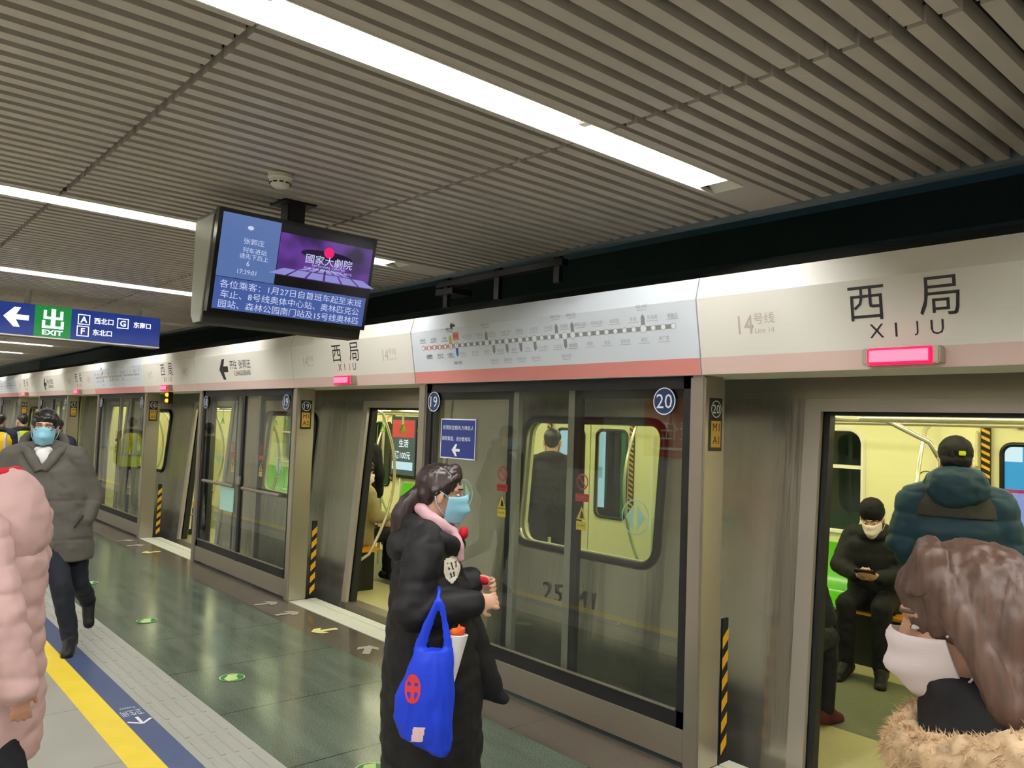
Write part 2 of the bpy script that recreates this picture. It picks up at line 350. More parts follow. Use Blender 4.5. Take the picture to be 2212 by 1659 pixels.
# ------------------------------------------------------------------ ceiling lamps
M_tube = emis('tube_light', (253, 252, 252), TUBE_W)
M_trough = mat('trough_white', (238, 236, 222), .35, spec=.4)
names = ['nearest ceiling light trough, two long tubes showing, ending above the station name header', 'second ceiling light trough from the camera, passing behind the hanging screen', 'third ceiling light trough, thin line left of the hanging screen above the exit sign']
def lamp_row(r, i):
    lab = names[i] if i < len(names) and i >= 0 else 'thin distant ceiling light line below the exit sign, row %s along the platform' % ['four', 'five', 'six', 'seven', 'eight', 'nine', 'ten', 'eleven', 'twelve', 'thirteen', 'fourteen'][max(0, min(i-3, 10))]
    if i < 0: lab = 'ceiling light trough behind the camera, out of view' if i == -1 else 'rearmost ceiling light trough behind the camera'
    t = thing('ceiling_light', lab, 'ceiling light', (0, r, ZC), group='fluorescent light troughs across the platform ceiling')
    ho = MB(); x0 = -5.6; x1 = 3.42
    for a, b in [((r-.093, ZC), (r-.06, ZC+.10)), ((r-.06, ZC+.10), (r+.06, ZC+.10)), ((r+.06, ZC+.10), (r+.093, ZC))]:
        ho.add([(x0, a[0], a[1]), (x1, a[0], a[1]), (x1, b[0], b[1]), (x0, b[0], b[1])], [(0, 1, 2, 3)])
    obj('reflector', ho, M_trough, t)
    x1 = 3.56; lip = MB(); lip.box(x0, x1, r+.09, r+.098, ZC-.012, ZC+.01).box(x0, x1, r-.098, r-.09, ZC-.004, ZC+.01)
    obj('rim', lip, M_plast, t)
    e = MB(); e.add([(3.42, r-.09, ZC+.0), (3.42, r+.09, ZC+.0), (3.42, r+.06, ZC+.1), (3.42, r-.06, ZC+.1)], [(0, 1, 2, 3)])
    e.add([(3.556, r-.09, ZC-.004), (3.556, r+.09, ZC-.004), (3.50, r+.09, ZC+.03), (3.50, r-.09, ZC+.03)], [(0, 1, 2, 3)])
    obj('end_plate', e, M_trough, t)
    x = 3.38
    while x > -5:
        tu = obj('tube', MB().cyl((x-.83, r-.045, ZC+.045), (x, r-.045, ZC+.045), .017, n=10), M_tube, t)
        sk = MB().cyl((x-.845, r-.045, ZC+.045), (x-.83, r-.045, ZC+.045), .019).cyl((x, r-.045, ZC+.045), (x+.015, r-.045, ZC+.045), .019)
        sk.box(x+.0, x+.012, r-.06, r-.03, ZC+.05, ZC+.1); obj('socket', sk, M_plast, t, local=False)
        x -= .905
    return t
for i, r in enumerate(ROWS): lamp_row(r, i-2)

# ------------------------------------------------------------------ platform screen doors
PITCH_D = 4.85
HB = 2.12                                   # underside of the header
M_mull = mat('leaf_edge', (150, 148, 138), .4, metal=.5)
M_plateblk = mat('plate_black', (22, 22, 22), .4)
def haz(mb_b, mb_y, x0, x1, y, z0, z1, sgn=-1):
    """black and yellow hazard strip on a face looking down the platform"""
    f = Fr((x0, y, z0), (1, 0, 0), (0, 0, 1)); w = x1-x0; p = .115
    n = int((z1-z0)/p)
    for i in range(n):
        b = i*p
        mb_y.add([f.P(0, b+.0, .002), f.P(w, b+.05, .002), f.P(w, min(b+.112, z1-z0), .002), f.P(0, b+.062, .002)], [(0, 1, 2, 3)])
    mb_b.box(x0, x1, y, y+.012, z0, z1)
def screen_unit(yc, nl, nh, emergency, car, lab):
    y0, y1 = yc-1.36, yc+1.36
    t = thing('screen_door_panel', lab, 'platform screen door', (XP, yc, 0), group='glass panels of the platform screen doors')
    for s, yy in ((-1, y0), (1, y1-.10)):
        po = obj('post', MB().bbox(XP, XP+.2, yy, yy+.10, 0, HB, .012), M_steel, t, smooth=30)
    obj('kick_plate', MB().bbox(XP+.015, XP+.06, y0+.10, y1-.10, .025, .20, .004), M_steel, t)
    fr = MB(); a, b = y0+.10, y1-.10
    fr.box(XP+.02, XP+.05, a, b, .20, .29); fr.box(XP+.02, XP+.05, a, b, HB-.07, HB)
    fr.box(XP+.02, XP+.05, a, a+.055, .2, HB); fr.box(XP+.02, XP+.05, b-.055, b, .2, HB)
    if emergency: fr.box(XP+.018, XP+.055, yc-.03, yc+.03, .03, HB)
    obj('frame', fr, M_rubber, t)
    obj('glass', MB().add([(XP+.03, a+.05, .28), (XP+.03, b-.05, .28), (XP+.03, b-.05, HB-.06), (XP+.03, a+.05, HB-.06)], [(0, 1, 2, 3)]), M_glass, t)
    obj('trim_bead', MB().box(XP+.012, XP+.03, a+.06, b-.06, .288, .296), M_steel, t)
    if emergency:
        for s in (-1, 1):
            pb = obj('push_bar', MB().cyl((XP+.0, yc+s*.12, 1.02), (XP+.0, yc+s*1.08, 1.02), .018).cyl((XP, yc+s*.16, 1.02), (XP+.03, yc+s*.16, 1.02), .014).cyl((XP, yc+s*1.04, 1.02), (XP+.03, yc+s*1.04, 1.02), .014), M_steel, t, smooth=40)
        obj('latch', MB().bbox(XP-.005, XP+.03, yc-.03, yc+.03, 1.05, 1.14), M_steel, t)
        obj('notice', MB().box(XP+.02, XP+.026, yc+.16, yc+.56, .72, 1.0), M_mint, t)
    # the two sliding leaves stowed behind the glass
    for s, num in ((-1, nh), (1, nl)):
        ya, yb = (y0+.07, y0+1.06) if s < 0 else (y1-1.06, y1-.07)
        lf = MB(); x0, x1 = XP+.09, XP+.125
        lf.box(x0, x1, ya, yb, .03, .16); lf.box(x0, x1, ya, yb, HB-.12, HB-.02); lf.box(x0, x1, ya, ya+.055, .03, HB-.02); lf.box(x0, x1, yb-.055, yb, .03, HB-.02)
        le = obj('door_leaf', lf, M_rubber, t)
        obj('glass', MB().add([(x0+.01, ya+.05, .15), (x0+.01, yb-.05, .15), (x0+.01, yb-.05, HB-.1), (x0+.01, ya+.05, HB-.1)], [(0, 1, 2, 3)]), M_leafglass, le)
        ed = yb if s < 0 else ya
        obj('edge_trim', MB().box(x0-.004, x1, ed-.055 if s > 0 else ed, ed if s > 0 else ed+.055, .03, HB-.02), M_mull, le)
        f = Fr((x0-.004, 0, 0), (0, -1, 0), (0, 0, 1))
        yo = y0+.285 if s < 0 else y1-.19
        fg = Fr((XP+.0185, 0, 0), (0, -1, 0), (0, 0, 1))
        g = Ink(fg, .001).disc(-yo, 1.98, .08).build('number_badge', M_badge, t)
        Ink(fg, .002).ring(-yo, 1.98, .072, .078).text(num, -yo, 1.98, .083).build('lettering', M_wht, g)
        yo = (y0+.53) if s < 0 else (y1-.53)
        k = Ink(f, .001).ring(-yo, 1.293, .098, .106); k.poly([(-yo-.075, 1.293), (-yo-.014, 1.215), (-yo-.014, 1.371)]).poly([(-yo+.075, 1.293), (-yo+.014, 1.371), (-yo+.014, 1.215)]); k.build('opening_mark', M_mint, le)
        yo = (yb-.09) if s < 0 else (ya+.09)
        k = Ink(f, .001).ring(-yo, 1.47, .042, .052, 28).line(-yo-.032, 1.502, -yo+.032, 1.438, .010).rect(-yo-.058, -yo+.058, 1.345, 1.395); k.build('no_leaning_mark', M_red, le)
        Ink(f, .001).text('禁止倚靠车门', -yo, 1.375, .013, .09).build('lettering', M_wht, le)
        k = Ink(f, .001).poly([(-yo-.045, 1.23), (-yo+.045, 1.23), (-yo, 1.315)]).rect(-yo-.045, -yo+.045, 1.165, 1.22); k.build('warning_mark', M_labyel, le)
        k = Ink(f, .0015).poly([(-yo-.012, 1.24), (-yo+.02, 1.24), (-yo+.014, 1.27), (-yo-.004, 1.29)]).text('当心夹手', -yo, 1.194, .016, .07); k.build('lettering', M_ink, le)
    # number plate on the post that faces the camera side, hazard strip on the leaf edge behind it
    px = XP+.045
    f = Fr((0, y0-.002, 0), (1, 0, 0), (0, 0, 1))
    fp = Fr((0, y0-.002, 0), (1, 0, 0), (0, 0, 1))
    pt = obj('number_plate', MB().box(px, px+.115, y0-.005, y0, 1.71, 2.0), M_plateblk, t)
    f = Fr((px+.0575, y0-.005, 0), (1, 0, 0), (0, 0, 1))
    Ink(f, .001).rect(-.045, .045, 1.73, 1.875).build('plate_face', M_signyel, pt)
    Ink(f, .001).ring(0, 1.94, .042, .047).text(nh, 0, 1.94, .05).build('lettering', M_wht, pt)
    Ink(f, .002).text(car[0], 0, 1.84, .042).text(car[1], 0, 1.77, .042).build('lettering', M_ink, pt)
    hb, hy = MB(), MB(); haz(hb, hy, XP+.245, XP+.30, y0+.02, .04, .78)
    hs = obj('hazard_strip', hb, M_rubber, t); obj('hazard_stripe', hy, M_yel, hs)
    # mirrored strip at the other end
    return t
def header_panel(y0, y1, kind, lab, texts=True):
    yc = (y0+y1)/2; g = .004
    t = thing('header_panel', lab, 'header panel', (3.57, yc, HB), group='header panels above the screen doors')
    prof = [(3.57, HB), (3.50, 2.523), (3.53, 2.64), (3.95, 2.64), (3.95, HB)]
    base = M_white if kind == 'map' else M_cream
    obj('casing', MB().prism(prof, 'y', y0+g, y1-g), base, t)
    f = Fr((3.57, yc, HB), (0, -1, 0), (-.07, 0, .403)); w = (y1-y0)/2-g
    Ink(f, .001).rect(-w, w, .002, .092).build('stripe', M_pink if kind == 'map' else M_pale, t)
    if not texts: return t
    if kind == 'name':
        k = Ink(f); k.text('西', -.155, .300, .155, .162).text('局', .155, .303, .165, .16)
        for i, c in enumerate('XIJU'): k.text(c, -.115+i*.085, .172, .062)
        k.build('station_name', M_ink, t)
        k = Ink(f)
        for s in (-1, 1):
            b = s*.72; k.text('14', b-.055, .25, .095, .085).text('号线', b+.05, .275, .055).text('Line 14', b+.05, .215, .026)
        k.build('lettering', M_inkpale, t)
        lb = MB().bbox(3.50, 3.59, yc-.165, yc+.165, HB+.012, HB+.088, .006)
        l = obj('door_light', lb, M_steel, t)
        obj('lens_rim', MB().bbox(3.487, 3.52, yc-.137, yc+.137, HB+.012, HB+.086, .006), M_lamprim, l)
        obj('lens', MB().bbox(3.484, 3.50, yc-.128, yc+.128, HB+.020, HB+.079, .004), M_lampred, l)
    elif kind == 'to':
        k = Ink(f); k.arrow(-.42, .24, .26, .24, .07, pi); k.text('开往', -.13, .285, .10, .2).text('张郭庄', .19, .285, .10, .32); k.text('To ZHANGGUOZHUANG', .1, .185, .055, .46)
        k.build('lettering', M_ink, t)
    else:
        st = '张郭庄 园博园 大瓦窑 郭庄子 大井 七里庄 西局 东管头 丽泽商务区 菜户营 西铁营 景风门 北京南站 陶然桥 永定门外 景泰 蒲黄榆 方庄 十里河 北工大西门 平乐园 九龙山 大望路 金台路 朝阳公园 枣营 东风北桥 将台 高家园 望京南 阜通 望京 东湖渠 来广营 善各庄'.split()
        U = [-1.20+i*(2.40/34) for i in range(35)]; v = .275
        ups = {5: '9', 11: '19', 21: '7', 23: '6', 31: '15'}; dns = {6: '10', 12: '4', 14: '8', 16: '5', 18: '10', 22: '1'}
        Ink(f, .001).rect(U[6], U[34], v-.013, v+.013).build('route_line', M_inkgrey, t)
        Ink(f, .001).rect(U[0], U[6], v-.013, v+.013).build('route_line', M_pink, t)
        kg = Ink(f, .001); ki = Ink(f, .003); kw = Ink(f, .002); kp = Ink(f, .003); ko = Ink(f, .0015)
        for i in ups:
            q = Ink(f, .001).poly([(U[i]-.014, v), (U[i]+.014, v), (U[i]+.014, v+.065), (U[i], v+.085), (U[i]-.014, v+.065)])
            if i == 5: q.build('line_marker', mat('lime', (176, 186, 30), .4), t)
            else: kg.mb.add(q.mb.v, q.mb.f)
        for i in dns:
            q = Ink(f, .001).poly([(U[i]-.014, v), (U[i]-.014, v-.065), (U[i], v-.085), (U[i]+.014, v-.065), (U[i]+.014, v)])
            if i == 6: q.build('line_marker', mat('blue_mark', (20, 96, 176), .4), t)
            else: kg.mb.add(q.mb.v, q.mb.f)
        kg.build('line_marker', M_inkgrey, t)
        for i in range(35):
            big = i in ups or i in dns; r = .021 if big else .015
            (ki if i < 7 else ko).ring(U[i], v, r, r+.003, 20); kw.disc(U[i], v, r, 20)
            if big: (ki if i < 7 else ko).line(U[i]-.004, v-.012, U[i]+.004, v+.012, .004)
            above = i % 2 == 0
            b = v+.062 if above else v-.062
            q = ki if i < 7 else kp
            if i == 6: continue
            q.text(st[i], U[i]-.015 if i in (5, 12) else U[i], b, .024, min(.024*len(st[i]), .115)); q.rect(U[i]-.04, U[i]+.04, b-.022, b-.019)
            if big:
                bb2 = v+.128 if i in ups else v-.128; q2 = ki if i in (5,) else kp
                q2.text('换乘%s号线' % (ups.get(i) or dns.get(i)), U[i], bb2, .024, .085); q2.rect(U[i]-.035, U[i]+.035, bb2-.022, bb2-.019)
        ki.text('换乘10号线', U[6], v-.128, .024, .095); ki.arrow(U[5]+.04, .425, .06, .045, .012, pi)
        kw.build('station_dot', M_wht, t); ki.build('lettering', M_ink, t); kp.build('lettering', M_inkmid, t); ko.build('station_ring', mat('ring_grey', (166, 170, 172), .5), t)
        sq = Ink(f, .0015).rect(U[6]-.035, U[6]+.035, v+.04, v+.1).build('station_box', M_pink, t); Ink(f, .0025).text('西局', U[6], v+.07, .03, .055).build('lettering', M_red, sq)
    return t
M_lampred = emis('door_lamp_pink', (255, 150, 186), 1.05); M_lamprim = emis('door_lamp_red', (255, 0, 60), 2.5)
def sill(yc):
    for a, b, z in ((3.62, 3.80, .004), (3.815, 3.91, .004)):
        obj('door_sill', MB().box(a, b, yc-1.07, yc+1.07, -.12, z), M_sill, dk)
    obj('edge_line', MB().box(3.625, 3.65, yc-1.05, yc-.62, -.01, .006), M_marky, dk)
nums = ['20', '19', '18', '17', '16', '15', '14']
plabs = ['glass screen door panel with the blue notice and round badges 19 and 20',
         'double glass emergency door panel with push bars, left of doorway 19',
         'glass screen door panel mirroring a lime safety vest, beside doorway 18',
         'distant glass screen door panel just right of the grey-jacketed man\'s head', 'distant glass screen door panel left of the grey-jacketed man\'s head']
for i in range(-1, 6):
    yc = 3.89+PITCH_D*i
    hl = nums[i+1] if i >= 0 else '21'; hi = nums[i] if i >= 0 else '21'
    em = i % 2 == 1
    lab = plabs[i] if 0 <= i < 5 else ('glass screen door panel beyond the right edge of the view' if i < 0 else 'farthest glass screen door panel at the left end of the row')
    screen_unit(yc, hl, hi, em, ('M1' if i < 4 else 'M2', 'A%d' % ((i % 4)+1)), lab)
    L2 = {0: 'white header panel with the full line map above the blue notice', 1: 'nearest cream header panel with a left arrow and the words To ZHANGGUOZHUANG', 2: 'small white header panel with line map, under the exit sign',
          3: 'distant cream header panel with a small black arrow, below the exit sign', 4: 'distant white map header panel at the left edge of the view'}
    header_panel(yc-1.36, yc+1.36, 'to' if em else 'map', L2.get(i, 'header panel past the right edge of the view' if i < 0 else 'farthest arrow header panel down the platform'), texts=i >= 0)
    if i < 5:
        yd = yc+PITCH_D/2
        L3 = {-1: 'largest cream header panel with station name XIJU, red lamp above doorway 20', 0: 'cream station name header panel with red lamp, partly under the hanging screen',
              1: 'cream station name header panel with red lamp, above the pair of amber lamps', 2: 'small station name header panel with red lamp, left of the small map', 3: 'tiny distant station name header panel with red lamp, second from the left end'}
        header_panel(yc+1.36, yc+PITCH_D-1.36, 'name', L3.get(i, 'farthest station name header panel down the platform'))
        sill(yd)
# blue notice taped on the glass
t = thing('blue_notice', 'blue paper notice with white Chinese text and left arrow taped on the glass', 'notice', (XP+.02, 4.735, 1.7))
f = Fr((XP+.018, 4.735, 1.70), (0, -1, 0), (0, 0, 1))
obj('sheet', MB().box(XP+.018, XP+.024, 4.52, 4.95, 1.55, 1.85), M_navy, t)
k = Ink(f, .001); k.rect(-.215, .215, .142, .15).rect(-.215, .215, -.15, -.142).rect(-.215, -.207, -.15, .15).rect(.207, .215, -.15, .15)
k.text('疫情防控期间,为降低人', 0, .083, .034, .38).text('群密集度，请分散候车', -.02, .0, .034, .35).arrow(-.02, -.085, .10, .09, .02, pi)
k.build('lettering', M_wht, t)
# amber lamps under the header of doorway 18
t = thing('amber_lamp', 'pair of small amber lamps under the header at doorway 18', 'lamp', (3.6, 11.3, HB), group=None)
obj('bracket', MB().box(3.60, 3.66, 11.27, 11.33, HB-.16, HB), M_black, t)
for z in (HB-.04, HB-.12): obj('bulb', MB().ell((3.59, 11.3, z), .026), emis('amber_glow', (255, 140, 20), 4), t, smooth=True)

# ------------------------------------------------------------------ train
def TX(z): return 4.07+.077*z               # the side leans in as it rises
XF = 6.80                                   # inner face of the far side
DC = [1.525, 6.375, 11.225, 16.075]
def plate(mb, y0, y1, z0, z1, hole, xf, th):  # wall plate with a rounded hole, xf(z) gives its face
    def add(loop_in, loop_out, x_in):
        pass
    n = 6
    h0, h1, k0, k1, r = hole
    inner = rrect(h0, h1, k0, k1, r, n)
    corners = [(y1, z1), (y0, z1), (y0, z0), (y1, z0)]
    for dx in (0, th):
        vi = [(xf(z)+dx, y, z) for y, z in inner]; vc = [(xf(z)+dx, y, z) for y, z in corners]
        b = len(vi); fs = []
        for c in range(4):
            for i in range(n): fs.append((b+c, c*(n+1)+i, c*(n+1)+i+1))
            j = (c*(n+1)+n); k = ((c+1) % 4)*(n+1)
            fs.append((b+c, j, k, b+(c+1) % 4))
        mb.add(vi+vc, fs)
    m = len(inner)
    vi = [(xf(z)+dx, y, z) for dx in (0, th) for y, z in inner]
    mb.add(vi, [(i, (i+1) % m, (i+1) % m+m, i+m) for i in range(m)])
def slab(mb, y0, y1, z0, z1, xf, th):
    v = [(xf(z)+d, y, z) for d in (0, th) for y in (y0, y1) for z in (z0, z1)]
    mb.add(v, [(0, 1, 3, 2), (4, 6, 7, 5), (0, 4, 5, 1), (2, 3, 7, 6), (0, 2, 6, 4), (1, 5, 7, 3)])
ZD = 1.95
M_winblack = mat('gasket_black', (10, 10, 10), .35)
M_lampt = emis('train_lamp', (255, 250, 205), TRAIN_W)
M_screenb = emis('car_screen', (120, 200, 235), 1.2)
def train_car(dcs, ya, yb, lab, detail):
    t = thing('train_car', lab, 'train', (5.45, (ya+yb)/2, -1.0), group='cars of the train at the platform')
    bd = MB(); cuts = [ya]+[v for d in dcs for v in (d-.66, d+.66)]+[yb]
    hole = []
    for i in range(0, len(cuts), 2):
        a, b = cuts[i], cuts[i+1]
        if b-a > 2.5:
            yc = (a+b)/2; plate(bd, a, b, 0, ZD, (yc-.68, yc+.68, .93, 1.86, .12), TX, .05); hole.append(yc)
        else: slab(bd, a, b, 0, ZD, TX, .05)
    slab(bd, ya, yb, ZD, 2.45, TX, .05); slab(bd, ya, yb, -.95, 0, TX, .05)
    for k in range(6):
        a0, a1 = pi/2*k/6, pi/2*(k+1)/6; R = .55; xc = TX(2.45)+R
        bd.add([(xc-R*cos(a0), ya, 2.45+R*sin(a0)), (xc-R*cos(a1), ya, 2.45+R*sin(a1)), (xc-R*cos(a1), yb, 2.45+R*sin(a1)), (xc-R*cos(a0), yb, 2.45+R*sin(a0))], [(0, 1, 2, 3)])
    obj('body_side', bd, M_steeld, t)
    rl = MB(); slab(rl, ya, yb, .70, .715, lambda z: TX(z)-.008, .01)
    for d in dcs: pass
    far = MB(); xf = lambda z: XF
    fcut = [ya]+[v for d in dcs for v in (d-.66, d+.66)]+[yb]
    for i in range(0, len(fcut), 2):
        a, b = fcut[i], fcut[i+1]
        if b-a > 2.5: yc = (a+b)/2; plate(far, a, b, 0, ZD, (yc-.8, yc+.8, 1.0, 1.88, .12), xf, .1)
        else: slab(far, a, b, 0, ZD, xf, .1)
    slab(far, ya, yb, ZD, 2.3, xf, .1); obj('far_wall', far, M_int, t)
    near = MB(); nf = lambda z: TX(z)+.1
    for i in range(0, len(fcut), 2):
        a, b = fcut[i], fcut[i+1]; a2 = a+.05 if i else a; b2 = b-.05 if i < len(fcut)-2 else b
        if b-a > 2.5: yc = (a+b)/2; plate(near, a2, b2, 0, ZD, (yc-.7, yc+.7, .93, 1.86, .12), nf, .03)
        else: slab(near, a2, b2, 0, ZD, nf, .03)
    slab(near, ya, yb, ZD, 2.2, nf, .03); obj('inner_wall', near, M_int, t)
    fm = MB().box(4.08, 4.9, ya, yb, -.06, .0).box(6.15, XF, ya, yb, -.06, 0); fo = obj('car_floor', fm, M_intfloor, t)
    obj('aisle', MB().box(4.9, 6.15, ya, yb, -.06, .0), M_intdark, fo)
    obj('car_ceiling', MB().box(4.25, XF+.1, ya, yb, 2.2, 2.28), M_int, t)
    cv = MB().prism([(XF, 2.2), (XF, 1.95), (XF-.35, 2.2)], 'y', ya, yb); obj('ceiling_cove', cv, M_int, t)
    for x in (4.95, 6.1):
        obj('lamp_strip', MB().box(x-.07, x+.07, ya+.2, yb-.2, 2.185, 2.199), M_lampt, t)
    obj('car_end', MB().box(4.15, XF, yb-.05, yb, 0, 2.2), M_int, t); obj('car_end', MB().box(4.15, XF, ya, ya+.05, 0, 2.2), M_int, t)
    for yc in hole:
        lp = rrect(yc-.69, yc+.69, .92, 1.87, .13, 8); gk = MB().tube([(TX(z)-.002, y, z) for y, z in lp], .03, 6, True)
        wf = obj('window_frame', gk, M_winblack, t, smooth=True)
        obj('pane', MB().add([(TX(z)+.02, y, z) for y, z in lp], [tuple(range(len(lp)))]), M_winglass, wf)
        lp = rrect(yc-.81, yc+.81, .99, 1.89, .13, 8); gk = MB().tube([(XF-.002, y, z) for y, z in lp], .022, 6, True)
        gk.box(XF-.02, XF+.03, yc-.8, yc+.8, 1.545, 1.575)
        wf = obj('window_frame', gk, M_plast, t, smooth=40)
        obj('pane', MB().add([(XF+.05, y, z) for y, z in lp], [tuple(range(len(lp)))]), M_winglass, wf)
    for d in dcs:
        fr = MB(); o = [(d-.66, 0.0), (d-.66, ZD), (d+.66, ZD), (d+.66, 0.0)]
        for y, s in ((d-.66, -1), (d+.66, 1)): slab(fr, min(y, y+s*.095), max(y, y+s*.095), -.0, ZD+.07, lambda z: TX(z)-.012, .03)
        slab(fr, d-.66, d+.66, ZD, ZD+.07, lambda z: TX(z)-.012, .03)
        obj('door_frame', fr, M_frame, t)
        rb = MB()
        for y, s in ((d-.66, 1), (d+.66, -1)): slab(rb, min(y, y+s*.035), max(y, y+s*.035), .0, ZD, lambda z: TX(z)+.03, .06)
        slab(rb, d-.66, d+.66, ZD-.02, ZD, lambda z: TX(z)+.03, .06)
        obj('door_edge', rb, M_rubber, t)
        obj('threshold', MB().box(4.05, 4.20, d-.66, d+.66, -.12, .012), M_steel, t)
        # closed doors on the far side
        for s in (-1, 1):
            a, b = (d-.655, d-.005) if s < 0 else (d+.005, d+.655)
            dl = MB(); plate(dl, a, b, 0, ZD, (a+.10, b-.10, .82, 1.80, .07), lambda z: XF+.03, .035); dd = obj('door_leaf', dl, M_int, t)
            lp = rrect(a+.095, b-.095, .815, 1.805, .075, 6); obj('window_seal', MB().tube([(XF+.027, y, z) for y, z in lp], .018, 6, True), M_winblack, dd, smooth=True)
            obj('pane', MB().add([(XF+.05, y, z) for y, z in lp], [tuple(range(len(lp)))]), M_winglass, dd)
            hb, hy = MB(), MB(); yy = d+s*.66
            hb.box(XF-.012, XF, yy-.035, yy+.035, .9, 1.95)
            for k in range(18):
                z = .92+k*.056; hy.add([(XF-.014, yy-.03, z), (XF-.014, yy+.03, z+.03), (XF-.014, yy+.03, z+.054), (XF-.014, yy-.03, z+.024)], [(0, 1, 2, 3)])
            hs = obj('hazard_strip', hb, M_rubber, t); obj('hazard_stripe', hy, M_yel, hs)
    if not detail: return t
    # benches along both walls, hoops and poles at every doorway
    for i in range(len(dcs)-1):
        yc = (dcs[i]+dcs[i+1])/2
        for side in (-1, 1):
            for k in range(6):
                y = yc-1.35+k*.45; x = XF-.02 if side > 0 else TX(.5)+.14; q = -side
                mtr = M_orange if k == 0 else M_green
                pr = [(x, .90), (x+q*.05, .90), (x+q*.09, .52), (x+q*.20, .445), (x+q*.40, .46), (x+q*.44, .43), (x+q*.42, .405), (x+q*.1, .40), (x, .46)]
                obj('seat', MB().prism(pr, 'y', y+.008, y+.442), mtr, t, smooth=50)
            x0, x1 = (XF-.40, XF) if side > 0 else (TX(.3)+.13, TX(.3)+.53)
            obj('seat_box', MB().box(x0, x1, yc-1.35, yc+1.35, 0.0, .395), M_black, t)
            for e in (-1, 1):
                y = yc+e*1.44; xw = XF if side > 0 else TX(1)+.13; q = -side
                pts = [(xw+q*.03, y, .30)]+[(xw+q*(.05+.45*sin(pi*(.08+.72*a/16))), y, .30+1.6*a/16) for a in range(1, 17)]+[(xw+q*.10, y, 1.98), (xw+q*.0, y, 2.02)]
                obj('grab_hoop', MB().tube(pts, .016, 8), M_rail, t, smooth=True)
                obj('wind_screen', MB().box(min(xw+q*.02, xw+q*.06), max(xw+q*.02, xw+q*.06), y-.012, y+.012, .1, 1.75), M_plast, t)
    for x in (4.95, 6.05):
        obj('ceiling_rail', MB().tube([(x, ya+1, 1.93), (x, yb-1, 1.93)], .017, 8), M_rail, t, smooth=True)
    for d in dcs:
        pts = [(4.62, d+.86, 1.93)]+[(4.62+.55*sin(a*pi/16), d+.86-.15*a/8, 1.93) for a in range(1, 9)]+[(5.3, d+.5, 1.80), (5.32, d+.4, 1.62)]
        obj('curved_rail', MB().tube(pts, .018, 8), M_rail, t, smooth=True)
        obj('grab_pole', MB().cyl((5.5, d+2.4, 0), (5.5, d+2.4, 2.2), .017), M_rail, t, smooth=40)
    for d in dcs[1:3]:
        for k in range(6):
            for x in (4.95, 6.05):
                y = d+.7+k*.42
                hs = MB().tube([(x, y-.055, 1.70), (x, y+.055, 1.70), (x, y, 1.79)], .009, 6, True); h = obj('hand_strap', hs, M_green, t, smooth=True)
                obj('strap', MB().box(x-.004, x+.004, y-.012, y+.012, 1.79, 1.93), M_plast, h)
    return t
tc = train_car(DC, -2.6, 18.55, 'silver train car with open doors and lit cream interior at the platform', True)
train_car([20.9+.0, 25.75, 30.6], 19.1, 34, 'next silver train car, far down the platform on the left', False)
f = Fr((TX(.61)-.006, 3.95, .61), (0, -1, 0), (-.077, 0, 1))
k = Ink(f)
for i, c in enumerate('25'): k.text(c, -.28+i*.115, .0, .13)
for i, c in enumerate('M1'): k.text(c, .05+i*.13, .0, .13)
k.build('car_number', M_ink, tc)
f = Fr((XF-.004, 2.62, 1.5), (0, -1, 0), (0, 0, 1))
k = Ink(f).ring(0, 0, .062, .068); k.disc(.008, .035, .010); k.poly([(-.005, .02), (.012, .02), (.008, -.01), (-.03, -.012), (-.035, -.03), (-.02, -.032), (-.005, -.02)]).line(.0, -.005, -.025, -.035, .012).line(.025, .0, .025, -.03, .006); k.build('seat_mark', M_ink, tc)
Ink(f).text('B1 M1', .45, .48, .03).build('lettering', M_inkgrey, tc)
obj('equipment_box', MB().bbox(XF-.06, XF, 2.23, 2.50, 1.62, 1.90, .01), M_int, tc)
Ink(Fr((XF-.004, 1.95, 2.0), (0, -1, 0), (0, 0, 1))).disc(0, -.03, .05).build('round_mark', M_badge, tc)
obj('car_poster', MB().box(XF-.01, XF-.004, 1.3, 1.86, 1.92, 2.02), M_signyel, tc)

# advertisement light boxes on the tunnel wall, seen through the train's windows
def lightbox(y0, y1, z0, z1, c, s, lab, deco, xb=8.3):
    t = thing('light_box', lab, 'advertisement', (xb, (y0+y1)/2, z0), group=None)
    obj('box_frame', MB().box(xb-.06 if xb < 8 else 8.18, xb, y0-.05, y1+.05, z0-.05, z1+.05), M_black, t)
    obj('face', MB().box(xb-.075 if xb < 8 else 8.16, xb-.05, y0, y1, z0, z1), emis('ad_%d_%d_%d' % c, c, s), t)
    deco(Fr((xb-.08 if xb < 8 else 8.155, (y0+y1)/2, (z0+z1)/2), (0, -1, 0), (0, 0, 1)), t)
def d_green(f, t):
    k = Ink(f); k.text('折线', -.02, .36, .50, .75, bold=.03).text('新的变化', -.05, -.15, .13, .5, bold=.02); k.build('lettering', emis('ad_mint', (190, 245, 225), 1.0), t)
def d_blue(f, t):
    k = Ink(f); k.rect(-1.3, -.95, .25, .5).rect(.5, 1.3, .3, .5); k.build('white_block', emis('ad_pale', (215, 240, 250), 1.2), t)
    k = Ink(f); k.poly([(-1.3, -.5), (-.4, -.5), (-.6, -.1), (-1.0, .0), (-1.3, -.05)]); k.build('violet_shape', emis('ad_violet', (150, 165, 225), 1.0), t)
    k = Ink(f, .004).rect(-1.3, -.5, -.03, .0); k.build('pink_line', emis('ad_pinkl', (200, 60, 110), .9), t)
